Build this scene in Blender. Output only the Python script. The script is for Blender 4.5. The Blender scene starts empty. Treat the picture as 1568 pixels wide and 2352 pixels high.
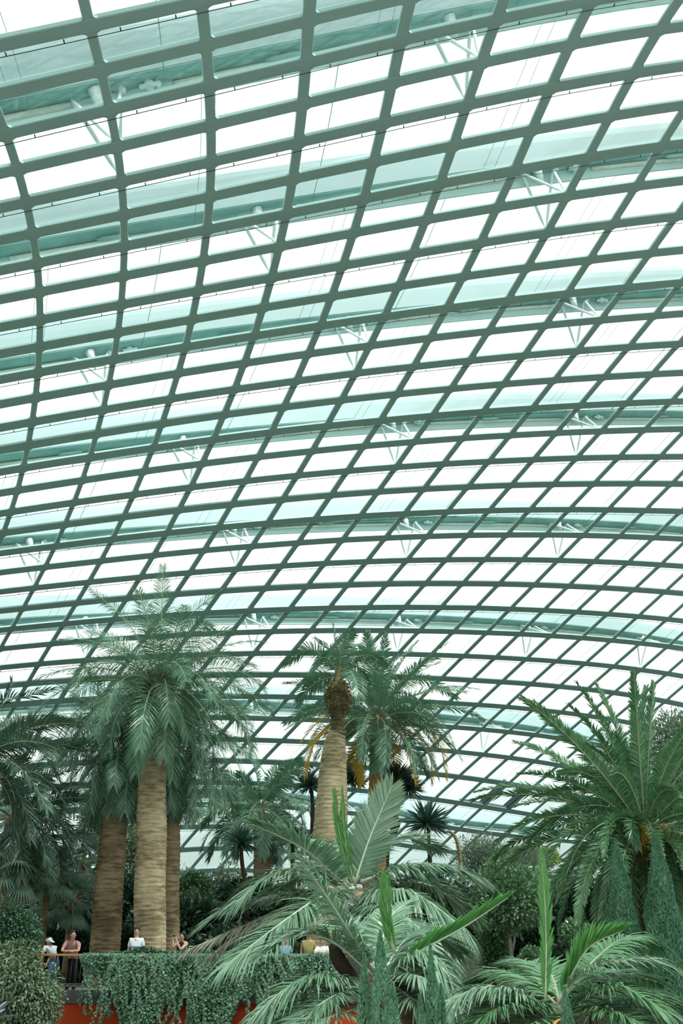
import bpy, bmesh, math, random
import numpy as np
from mathutils import Vector, Matrix
R=math.radians
rng=np.random.default_rng(11); random.seed(11)
sc=bpy.context.scene
COL=sc.collection
Z=np.array([0.,0.,1.])

# ------------------------------------------------------------------ camera
FPX=2400.; PITCH=math.atan(1014/FPX); CZ=5.0
cs,sn=math.cos(PITCH),math.sin(PITCH)
cam=bpy.data.cameras.new('camera'); cam.sensor_fit='VERTICAL'; cam.sensor_height=36; cam.sensor_width=24
cam.lens=FPX/2352*36; cam.clip_end=2000
camo=bpy.data.objects.new('camera',cam); COL.objects.link(camo)
camo.location=(0,0,CZ); camo.rotation_euler=(math.pi/2+PITCH,0,0)
sc.camera=camo

def at(px,py,Y):
    """world point seen at a photo pixel, standing Y metres ahead of the camera"""
    a=(px-784)/FPX; b=-(py-1176)/FPX
    d=np.array([a,cs-b*sn,sn+b*cs])
    p=d*(Y/d[1]); p[2]+=CZ
    return p
def pxm(n,Y,py=1900):
    """metres spanned by n photo pixels at distance Y"""
    b=-(py-1176)/FPX
    return n*Y/(cs-b*sn)/FPX

# ------------------------------------------------------------------ object helpers
OFF={}
def tag(o,label=None,cat=None,group=None,kind=None):
    if label: o['label']=label
    if cat: o['category']=cat
    if group: o['group']=group
    if kind: o['kind']=kind
    return o
def thing(name,label,cat,loc=(0,0,0),group=None,kind=None):
    o=bpy.data.objects.new(name,None); COL.objects.link(o); o.location=Vector([float(q) for q in loc])
    o.empty_display_size=.2
    OFF[o.name]=np.array(loc,float)
    return tag(o,label,cat,group,kind)
class MB:
    def __init__(s): s.v=[];s.f=[];s.m=[];s.n=0;s.sm=[]
    def add(s,v,f,m=0,smooth=False):
        v=np.asarray(v,float).reshape(-1,3)
        s.v.append(v)
        for q in f:
            s.f.append([int(i)+s.n for i in q]); s.m.append(m); s.sm.append(smooth)
        s.n+=len(v)
    def build(s,name,mats,parent=None,loc=None):
        if not isinstance(mats,(list,tuple)): mats=[mats]
        V=np.concatenate(s.v) if s.v else np.zeros((0,3))
        off=OFF[parent.name] if parent is not None else (np.array(loc,float) if loc is not None else V.mean(0)*0)
        me=bpy.data.meshes.new(name); me.from_pydata((V-off).tolist(),[],s.f)
        for m in mats: me.materials.append(m)
        me.polygons.foreach_set('material_index',s.m)
        me.polygons.foreach_set('use_smooth',s.sm)
        me.update()
        o=bpy.data.objects.new(name,me); COL.objects.link(o)
        if parent is not None: o.parent=parent
        else: o.location=Vector(off.tolist())
        OFF[o.name]=off
        return o
    def box(s,lo,hi,m=0):
        x0,y0,z0=lo;x1,y1,z1=hi
        s.add([(x0,y0,z0),(x1,y0,z0),(x1,y1,z0),(x0,y1,z0),(x0,y0,z1),(x1,y0,z1),(x1,y1,z1),(x0,y1,z1)],
              [(3,2,1,0),(4,5,6,7),(0,1,5,4),(1,2,6,5),(2,3,7,6),(3,0,4,7)],m)
    def tube(s,pts,r,seg=6,m=0,cap=True,smooth=True):
        pts=np.asarray(pts,float); k=len(pts); r=np.broadcast_to(np.asarray(r,float),(k,))
        T=np.gradient(pts,axis=0); T/=np.linalg.norm(T,axis=1)[:,None]+1e-12
        a=Z if abs(T[0]@Z)<.9 else np.array([1.,0,0])
        n=a-(a@T[0])*T[0]; n/=np.linalg.norm(n); V=[]
        for i in range(k):
            n=n-(n@T[i])*T[i]; n/=np.linalg.norm(n)+1e-12
            b=np.cross(T[i],n)
            for j in range(seg):
                t=2*math.pi*j/seg
                V.append(pts[i]+r[i]*(math.cos(t)*n+math.sin(t)*b))
        F=[(i*seg+j,i*seg+(j+1)%seg,(i+1)*seg+(j+1)%seg,(i+1)*seg+j) for i in range(k-1) for j in range(seg)]
        if cap: F+=[tuple(range(seg))[::-1],tuple((k-1)*seg+j for j in range(seg))]
        s.add(V,F,m,smooth)
    def sweep(s,P,A,B,prof,m=0,closed=True,smooth=False):
        """profile points (a,b) swept along P with axes A,B per station"""
        k=len(P);q=len(prof);V=[]
        for i in range(k):
            for a,b in prof: V.append(P[i]+a*A[i]+b*B[i])
        F=[(i*q+j,i*q+(j+1)%q,(i+1)*q+(j+1)%q,(i+1)*q+j) for i in range(k-1) for j in range(q if closed else q-1)]
        if closed: F+=[tuple(range(q))[::-1],tuple((k-1)*q+j for j in range(q))]
        s.add(V,F,m,smooth)
    def ball(s,c,r,seg=10,rings=7,m=0,rot=None):
        c=np.array(c,float); r=np.broadcast_to(np.asarray(r,float),(3,)); V=[np.array([0,0,r[2]])]
        for i in range(1,rings):
            p=math.pi*i/rings
            for j in range(seg):
                t=2*math.pi*j/seg
                V.append(np.array([r[0]*math.sin(p)*math.cos(t),r[1]*math.sin(p)*math.sin(t),r[2]*math.cos(p)]))
        V.append(np.array([0,0,-r[2]])); V=np.array(V)
        if rot is not None: V=V@np.array(rot).T
        F=[(0,1+j,1+(j+1)%seg) for j in range(seg)]
        for i in range(rings-2):
            F+=[(1+i*seg+j,1+(i+1)*seg+j,1+(i+1)*seg+(j+1)%seg,1+i*seg+(j+1)%seg) for j in range(seg)]
        e=len(V)-1;b=1+(rings-2)*seg
        F+=[(e,b+(j+1)%seg,b+j) for j in range(seg)]
        s.add(V+c,F,m,True)

# ------------------------------------------------------------------ materials
def newmat(name):
    m=bpy.data.materials.new(name); m.use_nodes=True; nt=m.node_tree; nt.nodes.clear()
    out=nt.nodes.new('ShaderNodeOutputMaterial')
    return m,nt,out
def N_(nt,t,**k):
    n=nt.nodes.new(t)
    for a,b in k.items(): setattr(n,a,b)
    return n
def plain(name,col,rough=.5,spec=.4,noise=0,nscale=5,metal=0,col2=None):
    m,nt,out=newmat(name); p=N_(nt,'ShaderNodeBsdfPrincipled')
    p.inputs['Roughness'].default_value=rough; p.inputs['Specular IOR Level'].default_value=spec; p.inputs['Metallic'].default_value=metal
    if noise:
        tc=N_(nt,'ShaderNodeTexCoord'); nz=N_(nt,'ShaderNodeTexNoise'); nz.inputs['Scale'].default_value=nscale; nz.inputs['Detail'].default_value=4
        nt.links.new(tc.outputs['Object'],nz.inputs['Vector'])
        mx=N_(nt,'ShaderNodeMix',data_type='RGBA')
        c2=col2 or tuple(c*(1-noise) for c in col)
        mx.inputs['A'].default_value=(*c2,1); mx.inputs['B'].default_value=(*col,1)
        r=N_(nt,'ShaderNodeMapRange'); r.inputs['From Min'].default_value=.35; r.inputs['From Max'].default_value=.65
        nt.links.new(nz.outputs['Fac'],r.inputs['Value']); nt.links.new(r.outputs['Result'],mx.inputs['Factor'])
        nt.links.new(mx.outputs['Result'],p.inputs['Base Color'])
    else: p.inputs['Base Color'].default_value=(*col,1)
    nt.links.new(p.outputs[0],out.inputs['Surface'])
    return m
def leafmat(name,col,col2,rough=.38,spec=.5,tr=.25,nscale=1.2):
    """leaf: diffuse + gloss + light passing through; hue varies leaf by leaf and in soft patches"""
    m,nt,out=newmat(name); L=nt.links.new
    p=N_(nt,'ShaderNodeBsdfPrincipled'); p.inputs['Roughness'].default_value=rough; p.inputs['Specular IOR Level'].default_value=spec
    g=N_(nt,'ShaderNodeNewGeometry'); tc=N_(nt,'ShaderNodeTexCoord')
    nz=N_(nt,'ShaderNodeTexNoise'); nz.inputs['Scale'].default_value=nscale; nz.inputs['Detail'].default_value=3
    L(tc.outputs['Object'],nz.inputs['Vector'])
    a=N_(nt,'ShaderNodeMath',operation='MULTIPLY_ADD'); a.inputs[1].default_value=.55
    L(g.outputs['Random Per Island'],a.inputs[0])
    b=N_(nt,'ShaderNodeMapRange'); b.inputs['From Min'].default_value=.3; b.inputs['From Max'].default_value=.7; b.inputs['To Min'].default_value=0; b.inputs['To Max'].default_value=.45
    L(nz.outputs['Fac'],b.inputs['Value']); L(b.outputs['Result'],a.inputs[2])
    mx=N_(nt,'ShaderNodeMix',data_type='RGBA'); mx.inputs['A'].default_value=(*col,1); mx.inputs['B'].default_value=(*col2,1)
    L(a.outputs[0],mx.inputs['Factor']); L(mx.outputs['Result'],p.inputs['Base Color'])
    t=N_(nt,'ShaderNodeBsdfTranslucent'); L(mx.outputs['Result'],t.inputs['Color'])
    ms=N_(nt,'ShaderNodeMixShader'); ms.inputs['Fac'].default_value=tr
    L(p.outputs[0],ms.inputs[1]); L(t.outputs[0],ms.inputs[2]); L(ms.outputs[0],out.inputs['Surface'])
    return m
def trunkmat(name,c1,c2,c3,scale=9.):
    m,nt,out=newmat(name); L=nt.links.new
    p=N_(nt,'ShaderNodeBsdfPrincipled'); p.inputs['Roughness'].default_value=.85; p.inputs['Specular IOR Level'].default_value=.2
    tc=N_(nt,'ShaderNodeTexCoord'); mp=N_(nt,'ShaderNodeMapping'); mp.inputs['Scale'].default_value=(1.6,1.6,scale)
    L(tc.outputs['Object'],mp.inputs['Vector'])
    nz=N_(nt,'ShaderNodeTexNoise'); nz.inputs['Scale'].default_value=1.3; nz.inputs['Detail'].default_value=5; nz.inputs['Roughness'].default_value=.65
    L(mp.outputs[0],nz.inputs['Vector'])
    n2=N_(nt,'ShaderNodeTexNoise'); n2.inputs['Scale'].default_value=.7; n2.inputs['Detail'].default_value=4; L(tc.outputs['Object'],n2.inputs['Vector'])
    cr=N_(nt,'ShaderNodeValToRGB'); e=cr.color_ramp.elements; e[0].position=.36; e[0].color=(*c1,1); e[1].position=.66; e[1].color=(*c3,1)
    k=e.new(.5); k.color=(*c2,1)
    ad=N_(nt,'ShaderNodeMath',operation='MULTIPLY_ADD'); ad.inputs[1].default_value=.62
    L(nz.outputs['Fac'],ad.inputs[0])
    s2=N_(nt,'ShaderNodeMath',operation='MULTIPLY'); s2.inputs[1].default_value=.5; L(n2.outputs['Fac'],s2.inputs[0]); L(s2.outputs[0],ad.inputs[2])
    L(ad.outputs[0],cr.inputs['Fac']); L(cr.outputs['Color'],p.inputs['Base Color'])
    bp=N_(nt,'ShaderNodeBump'); bp.inputs['Strength'].default_value=.5; bp.inputs['Distance'].default_value=.03
    L(nz.outputs['Fac'],bp.inputs['Height']); L(bp.outputs[0],p.inputs['Normal'])
    L(p.outputs[0],out.inputs['Surface'])
    return m
def glassmat(name,tint=(.93,.985,.97)):
    m,nt,out=newmat(name); L=nt.links.new
    t=N_(nt,'ShaderNodeBsdfTransparent'); t.inputs['Color'].default_value=(*tint,1)
    g=N_(nt,'ShaderNodeBsdfGlossy'); g.inputs['Roughness'].default_value=.02
    lw=N_(nt,'ShaderNodeLayerWeight'); lw.inputs['Blend'].default_value=.12
    s=N_(nt,'ShaderNodeMath',operation='MULTIPLY'); s.inputs[1].default_value=.18; L(lw.outputs['Fresnel'],s.inputs[0])
    ms=N_(nt,'ShaderNodeMixShader'); L(s.outputs[0],ms.inputs['Fac']); L(t.outputs[0],ms.inputs[1]); L(g.outputs[0],ms.inputs[2])
    L(ms.outputs[0],out.inputs['Surface'])
    return m
M={}
M['steel']=plain('painted_steel',(.42,.63,.62),.42,.4,.06,1.2)
M['arch']=plain('arch_white_paint',(.36,.465,.475),.5,.25,.05,.6)
M['apron']=plain('arch_apron_lifted',(.56,.69,.68),.5,.25,.05,.6)  # brighter than the girder: colour lifted to make up for shade on the plate
M['soffit']=plain('arch_soffit_grey',(.34,.54,.52),.6,.3,.2,1.2)
M['roll']=plain('shade_fabric',(.78,.76,.68),.8,.2,.15,6)
M['metal']=plain('pale_metal',(.75,.80,.80),.4,.5)
M['cable']=plain('dark_cable',(.05,.06,.06),.6)
M['gap_dark']=plain('dark_vent_gap',(.05,.08,.09),.6)  # darkness of the open vent gaps, put in as colour
M['glass']=glassmat('pane_glass')
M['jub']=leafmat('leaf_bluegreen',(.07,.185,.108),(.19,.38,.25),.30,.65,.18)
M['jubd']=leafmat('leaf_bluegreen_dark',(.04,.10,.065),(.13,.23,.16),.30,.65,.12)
M['date']=leafmat('leaf_date_green',(.055,.17,.07),(.18,.37,.18),.30,.65,.18)
M['front']=leafmat('leaf_front_green',(.075,.20,.10),(.34,.51,.36),.26,.7,.2)
M['young']=leafmat('leaf_young',(.055,.23,.05),(.16,.40,.12),.32,.5,.35)
M['fan']=leafmat('leaf_fan',(0.087,0.203,0.131),(0.246,0.377,0.290),.42,.5,.2)
M['dead']=leafmat('leaf_dry',(.24,.25,.19),(.48,.49,.41),.7,.2,.2)
M['orange']=leafmat('leaf_yellowing',(.50,.31,.02),(.78,.52,.06),.5,.3,.3)
M['yucca']=leafmat('leaf_yucca',(.025,.075,.062),(.08,.17,.13),.4,.5,.1)
M['rachis']=plain('rachis',(.42,.47,.30),.5,.4,.2,3)
M['rachis_b']=plain('rachis_pale',(.55,.62,.50),.5,.4,.1,3)
M['shrub']=leafmat('leaf_shrub',(0.043,0.123,0.051),(0.145,0.290,0.116),.42,.4,.2,.8)
M['gloss']=leafmat('leaf_broad_glossy',(0.051,0.145,0.058),(0.232,0.392,0.203),.28,.6,.15,.8)
M['grey']=leafmat('leaf_grey_green',(.11,.18,.12),(.26,.34,.25),.6,.3,.25,.7)
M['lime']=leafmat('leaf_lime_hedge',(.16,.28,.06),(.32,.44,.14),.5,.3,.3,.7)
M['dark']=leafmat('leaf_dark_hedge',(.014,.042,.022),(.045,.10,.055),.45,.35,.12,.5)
M['ivy']=leafmat('leaf_ivy',(.028,.10,.052),(.16,.31,.19),.36,.5,.15,2.2)
M['pale_shrub']=leafmat('leaf_pale_creeper',(.05,.12,.04),(.30,.40,.25),.40,.5,.15,1.4)
M['cyp']=leafmat('leaf_conifer',(.06,.20,.11),(.22,.44,.28),.5,.4,.1,3.5)
M['tan']=trunkmat('bark_tan',(.075,.068,.045),(.28,.225,.13),(.64,.53,.34))
M['brown']=trunkmat('bark_brown',(.045,.04,.028),(.16,.125,.07),(.40,.31,.185))
M['orangebark']=trunkmat('bark_orange',(.09,.05,.02),(.30,.17,.06),(.46,.29,.11),6)
M['fibre']=trunkmat('bark_fibre',(.03,.026,.014),(.13,.11,.055),(.28,.23,.11),3)
M['darkbark']=plain('bark_dark',(.05,.04,.03),.9,.2,.4,4)
M['palebark']=plain('bark_pale',(.36,.35,.28),.8,.2,.3,5)
M['wood']=plain('handrail_wood',(.42,.22,.09),.5,.4,.25,4)
M['red']=plain('red_render',(.56,.075,.018),.85,.2,.12,2.5)
M['decking']=plain('terrace_paving',(.30,.28,.25),.8,.2,.2,2)
M['railmetal']=plain('rail_metal',(.10,.11,.11),.4,.5)
M['soil']=plain('garden_soil',(.035,.042,.025),.95,.1,.5,.6,0,(.02,.032,.017))
M['bounce_floor']=plain('pale_bounce_floor',(.55,.55,.50),.8,.2,.15,.5)  # unseen pale floor behind the camera, added to bounce light up to the beams
M['lawn']=plain('outside_ground',(.30,.36,.27),.9,.1,.3,.05)
M['concrete']=plain('pale_concrete',(.62,.66,.62),.8,.2,.1,1)
M['skin']=plain('skin',(.52,.31,.22),.5,.4)
M['lip']=plain('lips',(.40,.17,.14),.5,.4)
M['hair']=plain('hair_black',(.015,.013,.013),.5,.4)
M['greyhair']=plain('hair_grey',(.42,.42,.45),.7,.3,.4,40)
M['pink']=plain('cloth_pink',(.50,.26,.30),.85,.1,.08,9)
M['black']=plain('cloth_black',(.012,.012,.014),.8,.2)
M['white']=plain('cloth_white',(.74,.80,.84),.85,.1)
M['blue']=plain('cloth_blue_band',(.24,.38,.48),.85,.1)
M['navy']=plain('cloth_navy',(.03,.07,.13),.85,.1)
M['jeans']=plain('cloth_jeans',(.09,.20,.36),.85,.1,.2,12)
M['redcloth']=plain('cloth_red',(.45,.06,.09),.85,.1)
M['yellow']=plain('cloth_yellow',(.34,.30,.12),.85,.1)
M['orangecloth']=plain('cloth_orange',(.75,.30,.06),.85,.1,.15,9)
M['phone']=plain('phone_white',(.7,.7,.7),.3,.5)
M['agave']=leafmat('leaf_bluegrey',(.16,.22,.26),(.36,.42,.48),.4,.4,.1)
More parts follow.
